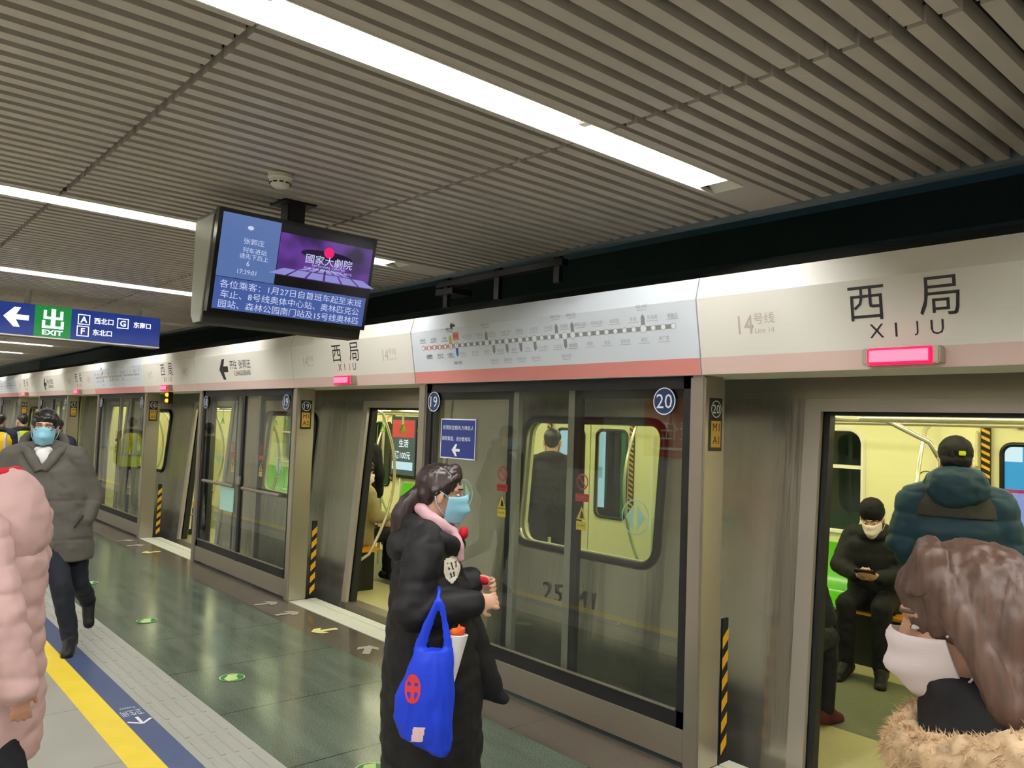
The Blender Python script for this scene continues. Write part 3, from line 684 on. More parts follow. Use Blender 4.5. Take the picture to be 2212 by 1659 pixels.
def d_red(f, t):
    k = Ink(f); k.text('生活', .02, .06, .12, .26, bold=.02).text('满100元', .0, -.12, .12, .42, bold=.02); k.build('lettering', emis('ad_white', (225, 240, 240), 1.0), t)
    Ink(f).rect(-.3, .3, .15, .41).build('red_block', emis('ad_redb', (200, 60, 50), 1.0), t)
    Ink(f).rect(-.28, .28, -.34, -.22).build('caption', emis('ad_pale2', (190, 225, 230), 1.0), t)
def d_none(f, t): Ink(f).rect(-.6, .6, -.2, -.05).build('caption', emis('ad_pale3', (150, 200, 230), 1.0), t)
lightbox(.2, 2.55, .85, 1.95, (60, 170, 225), 1.0, 'bright blue light box glowing in the far train window at the right edge', d_blue)
lightbox(5.3, 7.05, .55, 1.95, (18, 120, 50), .8, 'green light box with large white Chinese characters behind the train window', d_green)
lightbox(7.35, 8.6, .75, 1.95, (190, 228, 245), 1.2, 'pale cyan light box showing as bright slits behind the train window', d_none)
lightbox(9.85, 10.47, 1.02, 1.86, (70, 90, 84), .8, 'dark advertisement screen with red picture and white 100 offer, seen through doorway 19', d_red, XF)
lightbox(15.6, 17.2, .9, 1.95, (40, 110, 60), .8, 'dim green light box seen far through the train', d_none)

# ------------------------------------------------------------------ hanging screen
def display():
    t = thing('display_screen', 'black double sided passenger information screen hanging from the slatted ceiling', 'screen', (2.085, 4.45, 3.1))
    xa, xb = 1.585, 2.585; zt, zb = 2.955, 2.385; yt, yb = 4.295, 4.41
    prof = [(yt+.05, zt-.01), (yb+.05, zb+.0), (yb+.06, zb-.055), (4.61, zb-.055), (4.66, zb+.0), (4.66, zt-.01)]
    obj('housing', MB().prism(prof, 'x', xa+.0, xb-.0), M_black, t)
    for x in (xa-.006, xb): obj('side_panel', MB().prism([(yt+.075, zt-.03), (yb+.075, zb-.02), (yb+.09, zb-.05), (4.60, zb-.05), (4.645, zb), (4.645, zt-.03)], 'x', x, x+.006), mat('panel_grey', (196, 200, 188), .3, spec=.5), t)
    n = Vector((0, -(zt-zb), -(yb-yt))).normalized()
    f = Fr(((xa+xb)/2, (yt+yb)/2, (zt+zb)/2), (1, 0, 0), (0, yt-yb, zt-zb)); H = sqrt((zt-zb)**2+(yb-yt)**2)/2; Wd = .5
    fb = MB(); q = [(-Wd, -H), (Wd, -H), (Wd, H), (-Wd, H)]; fb.add([f.P(a, b, w) for w in (0, -.05) for a, b in q], [(0, 1, 2, 3), (7, 6, 5, 4)]+[(i, (i+1) % 4, (i+1) % 4+4, i+4) for i in range(4)])
    obj('bezel', fb, mat('gloss_black', (10, 10, 11), .2), t)
    H2 = H-.022; W2 = Wd-.022
    sc = obj('screen', Ink(f, .002).rect(-W2, W2, -H2, H2).mb, emis('screen_dark', (10, 10, 26), .5, 1), t)
    xs_ = -W2+.36*2*W2; yb2 = -H2+.335*2*H2
    Ink(f, .003).rect(-W2, xs_-.004, yb2+.003, H2).build('left_pane', emis('screen_blue', (94, 122, 180), .85, 1), sc)
    Ink(f, .003).rect(-W2, W2, -H2, yb2).build('text_pane', emis('screen_blue2', (74, 98, 168), .85, 1), sc)
    mp = emis('screen_picture', (80, 40, 130), .8, 1); nt = mp.node_tree; bs = nt.nodes['Principled BSDF']
    tcn = nt.nodes.new('ShaderNodeTexCoord'); nz = nt.nodes.new('ShaderNodeTexNoise'); nz.inputs['Scale'].default_value = 5; rp = nt.nodes.new('ShaderNodeValToRGB')
    els = rp.color_ramp.elements; els[0].position = .3; els[0].color = (*lin((34, 16, 66)), 1); els[1].position = .72; els[1].color = (*lin((126, 70, 190)), 1)
    nt.links.new(tcn.outputs['Object'], nz.inputs['Vector']); nt.links.new(nz.outputs['Fac'], rp.inputs[0]); nt.links.new(rp.outputs[0], bs.inputs['Emission Color'])
    Ink(f, .003).rect(xs_, W2, yb2+.06, H2-.05).build('picture', mp, sc)
    cx = (xs_+W2)/2; k = Ink(f, .0045)
    for i in range(-3, 3):
        for j, (b0, b1) in enumerate(((yb2+.065, yb2+.105), (yb2+.11, yb2+.135))):
            w0 = .12-.03*j*2; w1 = w0-.03; k.poly([(cx+i*w0+.008, b0), (cx+(i+1)*w0-.008, b0), (cx+(i+1)*w1-.006, b1), (cx+i*w1+.006, b1)])
    k.build('picture_tiles', emis('tiles', (150, 150, 220), .85), sc)
    Ink(f, .0042).disc(cx+.0, yb2+.215, .17, ry=.03).build('picture_dome', emis('dome', (40, 14, 60), .6), sc)
    Ink(f, .005).disc(cx+.01, H2-.12, .034, ry=.032).build('red_glow', emis('painted_red_reflection_e', (235, 30, 110), 1), sc)  # red lamp's reflection on the glossy screen, painted as an emissive disc
    k = Ink(f, .006); k.text('國家大劇院', cx+.02, yb2+.185, .055, .31, bold=.005); k.text('各位乘客：1月27日自首班车起至末班', 0, yb2-.036, .045, .90).text('车止、8号线奥体中心站、奥林匹克公', 0, yb2-.092, .045, .88).text('园站、森林公园南门站及15号线奥林匹', 0, yb2-.148, .045, .89)
    lx = (-W2+xs_)/2; k.text('张郭庄', lx+.02, .13, .034, .12).text('列车进站', lx+.03, .08, .03, .14).text('请先下后上', lx+.03, .045, .03, .17).text('6', lx, .005, .03).text('17:39:01', lx+.0, yb2+.045, .026, .11)
    k.disc(lx-.01, .205, .018, ry=.012)
    k.text('NATIONAL CENTRE', cx+.02, yb2+.148, .013, .22).text('FOR THE PERFORMING ARTS', cx+.02, yb2+.128, .013, .32)
    k.build('lettering', emis('screen_text', (196, 206, 240), 1.0), sc)
    obj('pole', MB().bbox(2.03, 2.14, 4.40, 4.51, zt-.03, ZC+.03, .006), M_black, t)
    obj('ceiling_plate', MB().bbox(1.98, 2.19, 4.35, 4.56, ZC-.01, ZC+.01, .004), M_black, t)
    obj('bracket_arm', MB().box(2.58, 2.61, 4.46, 4.60, 2.42, 2.62), M_black, t)
display()
# ------------------------------------------------------------------ exit sign
def exit_sign():
    t = thing('exit_sign', 'lit blue and green hanging exit sign with arrow and exit letters', 'sign', (1.9, 9.8, 3.1))
    x0, x1, zb, zt = .75, 2.99, 2.60, 2.945
    obj('cabinet', MB().bbox(x0, x1, 9.8, 9.98, zb-.015, zt, .008), mat('sign_case', (120, 124, 132), .35, metal=.6), t)
    f = Fr((0, 9.796, 0), (1, 0, 0), (0, 0, 1))
    M_sb = emis('sign_blue', (22, 52, 138), .9); M_sg = emis('sign_green', (6, 140, 58), .95); M_sw = emis('sign_white', (250, 252, 255), 1.3)
    Ink(f, 0).rect(x0+.01, x1-.01, zb+.004, zt-.004).build('face', M_sb, t)
    Ink(f, .002).rect(1.69, 2.045, zb+.006, zt-.004).build('green_field', M_sg, t)
    k = Ink(f, .004); k.arrow(1.52, 2.79, .235, .21, .055, pi)
    c = 1.868                                # the exit character drawn in bars
    k.rect(c-.022, c+.022, 2.70, 2.915).rect(c-.095, c-.065, 2.80, 2.895).rect(c+.065, c+.095, 2.80, 2.895).rect(c-.095, c+.095, 2.80, 2.828)
    k.rect(c-.105, c-.075, 2.70, 2.785).rect(c+.075, c+.105, 2.70, 2.785).rect(c-.105, c+.105, 2.70, 2.728)
    k.text('EXIT', c, 2.655, .055, .2, bold=.03)
    for ch, x, z in (('A', 2.17, 2.835), ('F', 2.165, 2.705), ('G', 2.575, 2.835)):
        k.text(ch, x, z, .07, bold=.025); k.rect(x-.062, x+.062, z-.058, z-.048).rect(x-.062, x+.062, z+.048, z+.058).rect(x-.062, x-.052, z-.058, z+.058).rect(x+.052, x+.062, z-.058, z+.058)
    k.text('西北口', 2.375, 2.835, .07, .20, bold=.02).text('东北口', 2.365, 2.705, .07, .20, bold=.02).text('东南口', 2.785, 2.835, .07, .19, bold=.02); k.build('lettering', M_sw, t)
    obj('trim_strip', MB().box(x0, x1, 9.79, 9.80, zb-.012, zb+.002), M_plast, t)
    for x in (1.63, 2.77): obj('hanger', MB().cyl((x, 9.89, zt), (x, 9.89, ZC+.03), .03), M_plast, t, smooth=40)
exit_sign()
# smoke detector
t = thing('smoke_detector', 'round cream smoke detector on the ceiling in front of the hanging screen', 'detector', (1.775, 3.965, ZC))
obj('base', MB().lathe((1.775, 3.965, ZC), [(.05, .004), (.066, 0), (.066, -.02), (.06, -.026)]), M_plast, t, smooth=40)
obj('cover', MB().lathe((1.775, 3.965, ZC), [(.058, -.026), (.056, -.04), (.044, -.062), (.03, -.07), (.001, -.07)]), M_plast, t, smooth=40)
sv = MB()
for i in range(10):
    a = 2*pi*i/10; sv.tube([(1.775+.054*cos(a+d), 3.965+.054*sin(a+d), ZC-.047) for d in (-.2, -.1, 0, .1, .2)], .004, 5)
obj('slot', sv, M_ink, t)
# dark bracket over the track
t = thing('cable_bracket', 'dark steel cable bracket hanging under the ceiling edge over the track', 'bracket', (4.25, 4.6, 3.2))
br = MB().box(4.08, 4.14, 4.15, 5.75, 3.02, 3.07).box(4.1, 4.14, 4.2, 4.26, 2.9, 3.24).box(4.1, 4.14, 4.9, 4.96, 2.84, 3.24).box(4.1, 4.14, 5.6, 5.66, 2.84, 3.24).box(4.08, 4.3, 5.5, 5.75, 2.95, 3.0)
obj('beam', br, M_black, t)

# ------------------------------------------------------------------ people
def blob(name, mb, m, parent, voxel=.008, sm=4, disp=None, label=None):
    """one continuous skin over overlapping closed shapes"""
    me = bpy.data.meshes.new('tmp'); me.from_pydata([tuple(p) for p in mb.v], [], mb.f); me.update()
    bm = bmesh.new(); bm.from_mesh(me); bmesh.ops.recalc_face_normals(bm, faces=bm.faces[:]); bm.to_mesh(me); bm.free()
    o = bpy.data.objects.new('tmp', me); COL.objects.link(o)
    r = o.modifiers.new('r', 'REMESH'); r.mode = 'VOXEL'; r.voxel_size = voxel; r.use_smooth_shade = True
    s = o.modifiers.new('s', 'SMOOTH'); s.factor = .5; s.iterations = sm
    dg = bpy.context.evaluated_depsgraph_get(); out = bpy.data.meshes.new_from_object(o.evaluated_get(dg))
    bpy.data.objects.remove(o); bpy.data.meshes.remove(me)
    if disp:
        n = len(out.vertices); c = np.empty(n*3, np.float32); out.vertices.foreach_get('co', c); nn = np.empty(n*3, np.float32); out.vertices.foreach_get('normal', nn)
        c = c.reshape(-1, 3); nn = nn.reshape(-1, 3); d = disp(c); c += nn*d[:, None]; out.vertices.foreach_set('co', c.ravel()); out.update()
    out.name = name; out.shade_smooth(); out.materials.clear(); out.materials.append(m)
    q = bpy.data.objects.new(name, out); COL.objects.link(q); q.parent = parent
    if label: q['label'] = label
    return q
def nz(c, sc, seed=0.0): return np.array([noise.noise(Vector((p[0]*sc[0]+seed, p[1]*sc[1], p[2]*sc[2]))) for p in c], np.float32)
def folds(a=.007, s=9, seed=0.0): return lambda c: a*nz(c, (s, s, s*1.6), seed)+a*.5*nz(c, (s*2.4,)*3, seed+5)
def quilt(p=.11, a=.012, b=.006, seed=0.0):
    def f(c):
        w = nz(c, (5, 5, 5), seed)*.02
        return a*(np.abs(np.sin(np.pi*(c[:, 2]+w)/p))**.45-.8)+b*nz(c, (14, 14, 22), seed+3)
    return f
def strands(a=.006, seed=0.0): return lambda c: a*.7*nz(c, (55, 55, 7), seed)+a*.5*nz(c, (110, 110, 10), seed+7)+a*.5*nz(c, (14, 14, 5), seed+2)
def fur(a=.02, seed=0.0): return lambda c: a*nz(c, (30, 30, 30), seed)+a*.7*nz(c, (75, 75, 75), seed+3)
SKIN = mat('skin', (214, 168, 140), .5, spec=.35); SKIN.node_tree.nodes['Principled BSDF'].inputs['Subsurface Weight'].default_value = .08
SKIN2 = mat('skin_tan', (190, 140, 112), .5, spec=.35)
HAIRK = mat('hair_black', (24, 20, 20), .38); HAIRD = mat('hair_dark_brown', (44, 30, 30), .36); HAIRB = mat('hair_brown', (92, 68, 57), .5, vary=.3, scale=70, stretch=(1, 1, .1), bump=.25)
MASKB = mat('mask_blue', (150, 208, 230), .7); MASKW = mat('mask_pinkish', (238, 222, 220), .7); MASKR = mat('mask_red', (196, 36, 34), .7)
EYEW = mat('eye_white', (230, 226, 220), .3); EYEK = mat('eye_dark', (26, 18, 14), .2)
def fab(n, c, r=.75, **k): return mat(n, c, r, spec=.25, **k)
SHOE = fab('shoe_black', (18, 17, 17), .45)
def T(M, mb): mb.v = [tuple(M @ Vector(p)) for p in mb.v]; return mb
def finger_hand(mb, wr, d, n, side, curl=.5, s=.92):
    """wr wrist, d pointing direction, n palm normal, side +1/-1 picks the thumb's side"""
    d = Vector(d).normalized(); n = Vector(n); n = (n-d*n.dot(d)).normalized(); t = d.cross(n)*side; wr = Vector(wr)
    R = Matrix((t, d, n)).transposed()
    mb.ell(wr+d*.05*s, (.041*s, .052*s, .016*s), R, 14, 10); mb.cap(wr-d*.02*s, wr+d*.03*s, .026*s, .024*s)
    for i, L in enumerate((.072, .08, .074, .058)):
        b = wr+d*.088*s+t*(.030-.0205*i)*s; a = 0; p = b; q = .0098*s if i < 3 else .0085*s
        for j, fr in enumerate((.45, .32, .23)):
            a += curl*(.6+.35*j); e = p+(d*cos(a)+n*sin(a)+t*(.12-.08*i)*cos(a))*L*fr*s; mb.cap(p, e, q*(1-.08*j), q*(.94-.08*j), 8); p = e
    b = wr+d*.025*s+t*.030*s; m1 = b+(t*.75+d*.6+n*.3)*.035*s; m2 = m1+(d*.8+t*.15+n*(.3+curl*.3))*.03*s
    mb.cap(b, m1, .0135*s, .0115*s, 8).cap(m1, m2, .0110*s, .0095*s, 8)
def head_prims(Mh):
    h = MB(); h.ell((-.012, 0, .035), (.095, .076, .088)).ell((.02, 0, -.03), (.072, .064, .09)).ell((.028, 0, -.075), (.058, .052, .042)).ell((.064, 0, -.103), (.022, .024, .018))
    h.cap((.088, 0, .012), (.107, 0, -.028), .009, .013)
    h.cap((.089, -.018, -.070), (.089, .018, -.070), .007).cap((.087, -.015, -.081), (.087, .015, -.081), .008)
    for s in (-1, 1):
        h.ell((.098, s*.012, -.034), .009).cap((.086, s*.010, .030), (.066, s*.046, .026), .0115, .010).ell((.060, s*.036, -.028), (.027, .023, .022)).ell((-.004, s*.077, -.012), (.021, .009, .033), Matrix.Rotation(s*.35, 3, 'Z'))
    return T(Mh, h)
def eyes(Mh, root, brow=HAIRK, closed=False):
    for s in (-1, 1):
        e = obj('eye', T(Mh, MB().ell((.077, s*.031, .004), (.009, .0125, .0055 if not closed else .004))), EYEW, root, local=True, smooth=True)
        obj('iris', T(Mh, MB().ell((.0838, s*.031, .004), (.003, .0055, .0055 if not closed else .003))), EYEK, e, local=True, smooth=True)
        obj('eyebrow', T(Mh, MB().cap((.094, s*.014, .030), (.074, s*.047, .030), .0042, .003)), brow, root, local=True, smooth=True)
def mask(Mh, root, m, top=.0, bot=-.118):
    mb = MB(); nu, nv = 20, 14; vs = []
    for th in (0, .003):
        for j in range(nv+1):
            v = j/nv
            for i in range(nu+1):
                u = -1+2*i/nu; c = .116+.022*sin(pi*min(1, v*1.15)*.75)-.052*max(0, v-.62)*1.6; wd = .073-.018*v*v
                x = c-(c-.030)*(abs(u)**2.1)*(.92+.1*v)+.0045*sin(v*pi*5)*(1-abs(u))**.6; z = top+(bot-top)*v-.010*(1-abs(u))*v+.018*(1-abs(u))**1.3*(1-v)-.006*(1-v)
                vs.append((x+th, u*wd*(1+th*4), z))
    n1 = (nu+1)*(nv+1); fs = []
    for j in range(nv):
        for i in range(nu):
            a = j*(nu+1)+i; q = (a, a+1, a+nu+2, a+nu+1); fs.append(q); fs.append(tuple(k+n1 for k in reversed(q)))
    rim = [i for i in range(nu+1)]+[(j+1)*(nu+1)-1 for j in range(1, nv+1)]+[nv*(nu+1)+i for i in range(nu-1, -1, -1)]+[j*(nu+1) for j in range(nv-1, 0, -1)]
    fs += [(rim[i], rim[(i+1) % len(rim)], rim[(i+1) % len(rim)]+n1, rim[i]+n1) for i in range(len(rim))]
    mb.add(vs, fs); o = obj('face_mask', T(Mh, mb), m, root, local=True, smooth=True)
    for s in (-1, 1):
        lp = MB().tube([(.035, s*.073, -.008), (.015, s*.080, .004), (-.010, s*.090, .016), (-.024, s*.091, .0)], .0022, 6).tube([(.036, s*.066, -.095), (.01, s*.078, -.07), (-.012, s*.086, -.045), (-.024, s*.090, -.01)], .0022, 6)
        obj('ear_loop', T(Mh, lp), m, o, local=True, smooth=True)
def hair_prims(style):
    h = MB()
    if style == 'short':
        h.ell((-.016, 0, .050), (.1, .086, .093)).ell((-.07, 0, -.01), (.042, .066, .06))
        for s in (-1, 1): h.ell((-.03, s*.066, .012), (.045, .021, .045)).ell((.02, s*.060, .045), (.045, .022, .032))
        for i in range(-4, 5): h.cap((.025, i*.012, .108-abs(i)*.003), (.084-abs(i)*.006, i*.0145, .068+.004*(i % 3)-.002*i), .020, .010)
    elif style == 'crop':
        h.ell((-.024, 0, .046), (.094, .081, .084)).ell((-.066, 0, -.0), (.04, .066, .06))
    elif style == 'pony':
        h.ell((-.020, 0, .044), (.102, .083, .09)).ell((-.06, 0, -.01), (.052, .07, .065))
        for s in (-1, 1): h.ell((-.012, s*.064, .030), (.058, .022, .048)).cap((.055, s*.045, .08), (-.03, s*.078, .01), .026, .018)
        h.cap((.045, 0, .112), (.07, 0, .085), .03, .02)
    elif style == 'long':
        h.ell((-.016, 0, .036), (.108, .092, .096), None, 28, 18).ell((-.055, 0, -.02), (.088, .104, .13), None, 28, 18).ell((-.065, 0, -.09), (.08, .112, .10), None, 28, 18)
        for i in range(-6, 7): h.cap((.03, i*.011, .118), (.091-abs(i)*.0045, i*.0135, .066+.004*(i % 2)), .022, .009)
        for s in (-1, 1):
            h.chain([(.03, s*.066, .08), (.008, s*.084, .02), (-.015, s*.092, -.06), (-.025, s*.098, -.12), (-.03, s*.108, -.175)], [.026, .026, .03, .03, .010])
    return h
STAND = dict(head=(.02, 0, 1.61), neck=(-.01, 0, 1.46), chest=(0, 0, 1.24), pel=(0, 0, .95), shL=(0, .18, 1.40), shR=(0, -.18, 1.40), elL=(-.02, .235, 1.12), elR=(-.02, -.235, 1.12),
             wrL=(.05, .24, .87), wrR=(.05, -.24, .87), hipL=(0, .09, .90), hipR=(0, -.09, .90), knL=(.02, .1, .49), knR=(.02, -.1, .49), anL=(-.02, .11, .085), anR=(-.02, -.11, .085), fL=(1, .15, -.25), fR=(1, -.15, -.25))
SIT = dict(STAND, head=(.03, 0, 1.20), neck=(-.01, 0, 1.04), chest=(-.02, 0, .84), pel=(-.03, 0, .54), shL=(0, .18, .98), shR=(0, -.18, .98), elL=(.06, .25, .74), elR=(.06, -.25, .74), wrL=(.28, .09, .72), wrR=(.28, -.09, .72),
           hipL=(0, .09, .54), hipR=(0, -.09, .54), knL=(.44, .12, .53), knR=(.44, -.12, .53), anL=(.42, .12, .085), anR=(.42, -.12, .085))
TORSO = [(0, 0, .74, .125, .185), (0, 0, .85, .14, .2), (0, 0, 1.0, .135, .2), (0, 0, 1.15, .14, .21), (0, 0, 1.3, .145, .22), (0, 0, 1.40, .115, .195), (-.01, 0, 1.47, .075, .085)]
TORSO_SIT = [(.02, 0, .44, .15, .2), (.0, 0, .56, .16, .205), (-.01, 0, .7, .15, .2), (-.02, 0, .85, .145, .215), (-.01, 0, .95, .12, .2), (-.01, 0, 1.04, .075, .085)]
def person(label, loc, head_to, scale=1.04, J=STAND, yaw=0, pitch=.05, hair='short', hairm=HAIRK, skin=SKIN, vox=.008, maskm=MASKB, coat=None, rings=TORSO, sleeve=(.078, .07, .055), coat_d=None, pants=None, shoes=SHOE, hands=('', ''),
           extra=None, collar=.05, hairx=None, closed=False, pants_r=(.09, .074, .06), group=None, coatname='jacket', cvox=.011):
    J = dict(STAND if J is None else J); root = thing('person', label, 'person', loc, atan2(head_to[1], head_to[0]), group, scale)
    Mh = Matrix.Translation(J['head']) @ Matrix.Rotation(yaw, 4, 'Z') @ Matrix.Rotation(pitch, 4, 'Y')
    b = head_prims(Mh); nb = Mh @ Vector((-.02, 0, -.06)); b.cap(nb, J['neck'], .052, .056)
    b.cap(J['neck'], J['chest'], .06, .1).cap(J['chest'], J['pel'], .105, .1)
    for s in 'LR':
        b.cap(J['neck'], J['sh'+s], .05, .052).chain([J['sh'+s], J['el'+s], J['wr'+s]], [.05, .04, .027]).cap(J['pel'], J['hip'+s], .09, .085).chain([J['hip'+s], J['kn'+s], J['an'+s]], [.078, .052, .036])
        a = Vector(J['an'+s]); f = Vector(J['f'+s]).normalized(); b.cap(a-Vector((0, 0, .015)), a+f*.13-Vector((0, 0, .05)), .03, .02)
        d, n, curl = J.get('h'+s, ((.15, 0, -1), (0, -1 if s == 'L' else 1, 0), .45))
        finger_hand(b, J['wr'+s], d, n, 1 if s == 'L' else -1, curl) if 'hp' not in J else finger_hand(b, J['wr'+s], d, n, J['hp'], curl)
    blob('body', b, skin, root, vox, 2)
    if vox < .0072: eyes(Mh, root, brow=hairm, closed=closed)
    if hair:
        h = T(Mh, hair_prims(hair)); hairx and hairx(h, Mh); blob('hair', h, hairm, root, .005 if hair == 'long' else .006, 12 if hair == 'long' else 4, strands(.0075 if hair == 'long' else .006))
    if maskm: mask(Mh, root, maskm, top=-.006 if hair == 'long' else 0, bot=-.106 if hair == 'long' else -.118)
    if coat:
        c = MB().loft(rings)
        for s in 'LR': c.chain([J['sh'+s], J['el'+s], Vector(J['el'+s]).lerp(Vector(J['wr'+s]), .93)], list(sleeve)); c.cap(J['neck'], J['sh'+s], .075, sleeve[0])
        if collar: c.tube([(J['neck'][0]+.085*cos(a), .085*sin(a), J['neck'][2]+.0-.02*cos(a)) for a in [2*pi*i/20 for i in range(20)]], collar, 10, True)
        blob(coatname, c, coat, root, cvox, 4, coat_d or folds())
    if pants:
        c = MB().cap(J['pel'], Vector(J['pel'])+Vector((0, 0, .06)), .13, .12)
        for s in 'LR': c.cap(J['pel'], J['hip'+s], .12, pants_r[0]*1.08).chain([J['hip'+s], J['kn'+s], Vector(J['an'+s]).lerp(Vector(J['kn'+s]), .06)], list(pants_r))
        blob('trousers', c, pants, root, .011, 4, folds(.007, 10))
    for s in 'LR':
        a = Vector(J['an'+s]); f = Vector(J['f'+s]).normalized(); u = Vector((0, 0, 1)); u = (u-f*u.dot(f)).normalized()
        c = MB().cap(a+u*.03, a-u*.02, .05, .054).cap(a-f*.05-u*.035, a+f*.17-u*.035+Vector((0, 0, 0)), .046, .042).cap(a+f*.02, a+f*.15-u*.03, .048, .036); blob('shoe', c, shoes, root, .009, 3)
    if extra: extra(root, J, Mh)
    return root
def hood(c, n, r=.07, back=.15, h=.08, w=.15): c.ell((n[0]-back, 0, n[2]-.02), (.10, w, .12)).tube([(n[0]-.02+.115*cos(a), .115*sin(a), n[2]-.01-.055*cos(a)) for a in [2*pi*i/24 for i in range(24)]], r, 10, True)
def on_surface(o, fn, pts, eye, m, name, parent, off=.002):
    """a small flat print laid on a curved surface; fn maps 2D to a ray start, eye is the ray's direction"""
    from mathutils.bvhtree import BVHTree
    me = o.data; bv = BVHTree.FromPolygons([v.co for v in me.vertices], [p.vertices for p in me.polygons]); mb = MB()
    for poly in pts:
        vs = []; hs = [bv.ray_cast(fn(*p), eye)[0] for p in poly]
        if any(h is None for h in hs): continue
        vs = [h-Vector(eye)*off for h in hs]
        mb.add(vs, [tuple(range(len(vs)))])
    return obj(name, mb, m, parent, local=True)
def gridpoly(inside, x0, x1, y0, y1, n=14):
    out = []
    for i in range(n):
        for j in range(n):
            a, b = x0+(x1-x0)*i/n, y0+(y1-y0)*j/n; da, db = (x1-x0)/n, (y1-y0)/n
            if inside(a+da/2, b+db/2): out.append([(a, b), (a+da, b), (a+da, b+db), (a, b+db)])
    return out
def child(root, nm): return [c for c in root.children if c.name.split('.')[0] == nm][0]

# the man in the grey parka
def manx(root, J, Mh):
    c = MB().ell((.088, 0, 1.385), (.045, .058, .075)).ell((.05, 0, 1.45), (.06, .065, .03)); blob('shirt', c, fab('tee_white', (232, 230, 226)), root, .008, 3)
    g = MB()
    for s in (-1, 1): g.tube([(.104-.012*abs(cos(a))*(s*cos(a) > 0), s*.034+.026*cos(a), .002+.019*sin(a)) for a in [2*pi*i/20 for i in range(20)]], .0024, 6, True); g.tube([(.094, s*.060, .006), (.04, s*.080, .008), (-.01, s*.084, .004)], .0016, 6)
    g.tube([(.106, -.008, .006), (.108, 0, .009), (.106, .008, .006)], .0016, 6); obj('glasses', T(Mh, g), mat('wire_frame', (60, 54, 50), .35), root, local=True, smooth=True)
    h = MB(); ring = []
    for i in range(25):
        a = .75+(2*pi-1.5)*i/24; ring.append((-.015+.125*cos(a), .135*sin(a), 1.475-.075*cos(a)-.03*(abs(cos(a)) < .3)))
    ring = [(.142, .012, 1.30), (.128, .055, 1.375)]+[(x, y, z+.015) for x, y, z in ring]+[(.128, -.055, 1.375), (.142, -.012, 1.30)]
    h.tube(ring, .036, 10); h.ell((-.13, 0, 1.43), (.085, .14, .10)); blob('hood', h, fab('parka_grey', (86, 82, 76)), root, .009, 3, folds(.006, 14))
    z = MB().tube([(.165-.0*i, .02, 1.30-.06*i) for i in range(11)], .004, 6); 
    k = MB()
    for s in (-1, 1): k.cap((.163, s*.13+.10, .90), (.15, s*.18+.10, .98), .008)
    blob('pocket_trim', k, fab('trim_dark', (40, 38, 36)), root, .006, 1)
JM = dict(STAND, pel=(0, .13, .95), chest=(0, .06, 1.22), hipL=(-.02, .22, .90), hipR=(.02, .06, .90), shL=(0, .21, 1.395), shR=(0, -.19, 1.395), elL=(-.05, .335, 1.10), elR=(-.02, -.25, 1.10), wrL=(.05, .285, .93), wrR=(.03, -.16, .93), hL=((.3, -.6, -.7), (-1, 0, 0), .6), hR=((.3, .6, -.7), (-1, 0, 0), .6),
          knR=(.14, .17, .49), anR=(.10, .25, .085), fR=(1, -.1, -.22), knL=(-.04, .28, .47), anL=(-.44, .36, .24), fL=(.55, .1, -.85))
def parka(c):
    d = .009*nz(c, (8, 8, 12), 3)+.004*nz(c, (22, 22, 30), 8)
    for z in (.80, 1.08): d -= .007*np.exp(-((c[:, 2]-z-.01*np.sin(c[:, 1]*9))/.008)**2)
    d -= .006*np.exp(-((c[:, 1]-.055+.09*(c[:, 2]-1.3))/.006)**2)*(c[:, 0] > .05)
    return d
person('man walking in dark grey hooded parka, glasses and blue mask, facing the camera', (1.305, 6.868, 0), (-.22, -.97), 1.04, JM, yaw=-.06, pitch=.03, hair='short', vox=.0055, coat=fab('parka_grey', (86, 82, 76)),
       rings=[(0, .15, .645, .15, .215), (0, .14, .75, .165, .23), (0, .105, .95, .17, .235), (0, .06, 1.15, .17, .235), (0, .02, 1.3, .155, .23), (-.01, 0, 1.40, .115, .2), (-.02, 0, 1.45, .08, .09)], sleeve=(.088, .084, .07), coat_d=parka,
       pants=fab('jeans_navy', (24, 28, 38)), extra=manx, collar=0, closed=True)

# the person in the pink puffer coat at the left edge
PINK = fab('puffer_pink', (204, 168, 162), .6)
JP = dict(STAND, head=(.22, 0, 1.56), neck=(.10, 0, 1.38), chest=(.06, 0, 1.15), pel=(.06, 0, .86), shL=(.0, .2, 1.26), shR=(.05, -.19, 1.27), elL=(-.12, .25, .96), elR=(.09, -.25, .98), wrL=(-.20, .225, .67), wrR=(.16, -.22, .76),
          hipL=(.04, .08, .82), hipR=(.04, -.08, .82), knL=(-.03, .08, .46), knR=(.10, -.1, .45), anL=(-.2, .1, .11), anR=(.2, -.1, .085), fL=(.9, 0, -.5), hL=((-.2, 0, -1), (.6, -.8, 0), .75))
def pinkx(root, J, Mh):
    c = MB().ell((.005, 0, 1.31), (.125, .18, .215), Matrix.Rotation(.22, 3, 'Y')).ell((.05, 0, 1.40), (.1, .16, .12)); blob('hood', c, PINK, root, .009, 5, folds(.008, 9, 4))
    c = MB().tube([(.11+.085*cos(a), .085*sin(a), 1.46-.02*cos(a)) for a in [2*pi*i/20 for i in range(20)]], .045, 10, True); blob('scarf', c, fab('scarf_red', (190, 30, 44)), root, .008, 3, folds(.006, 16))
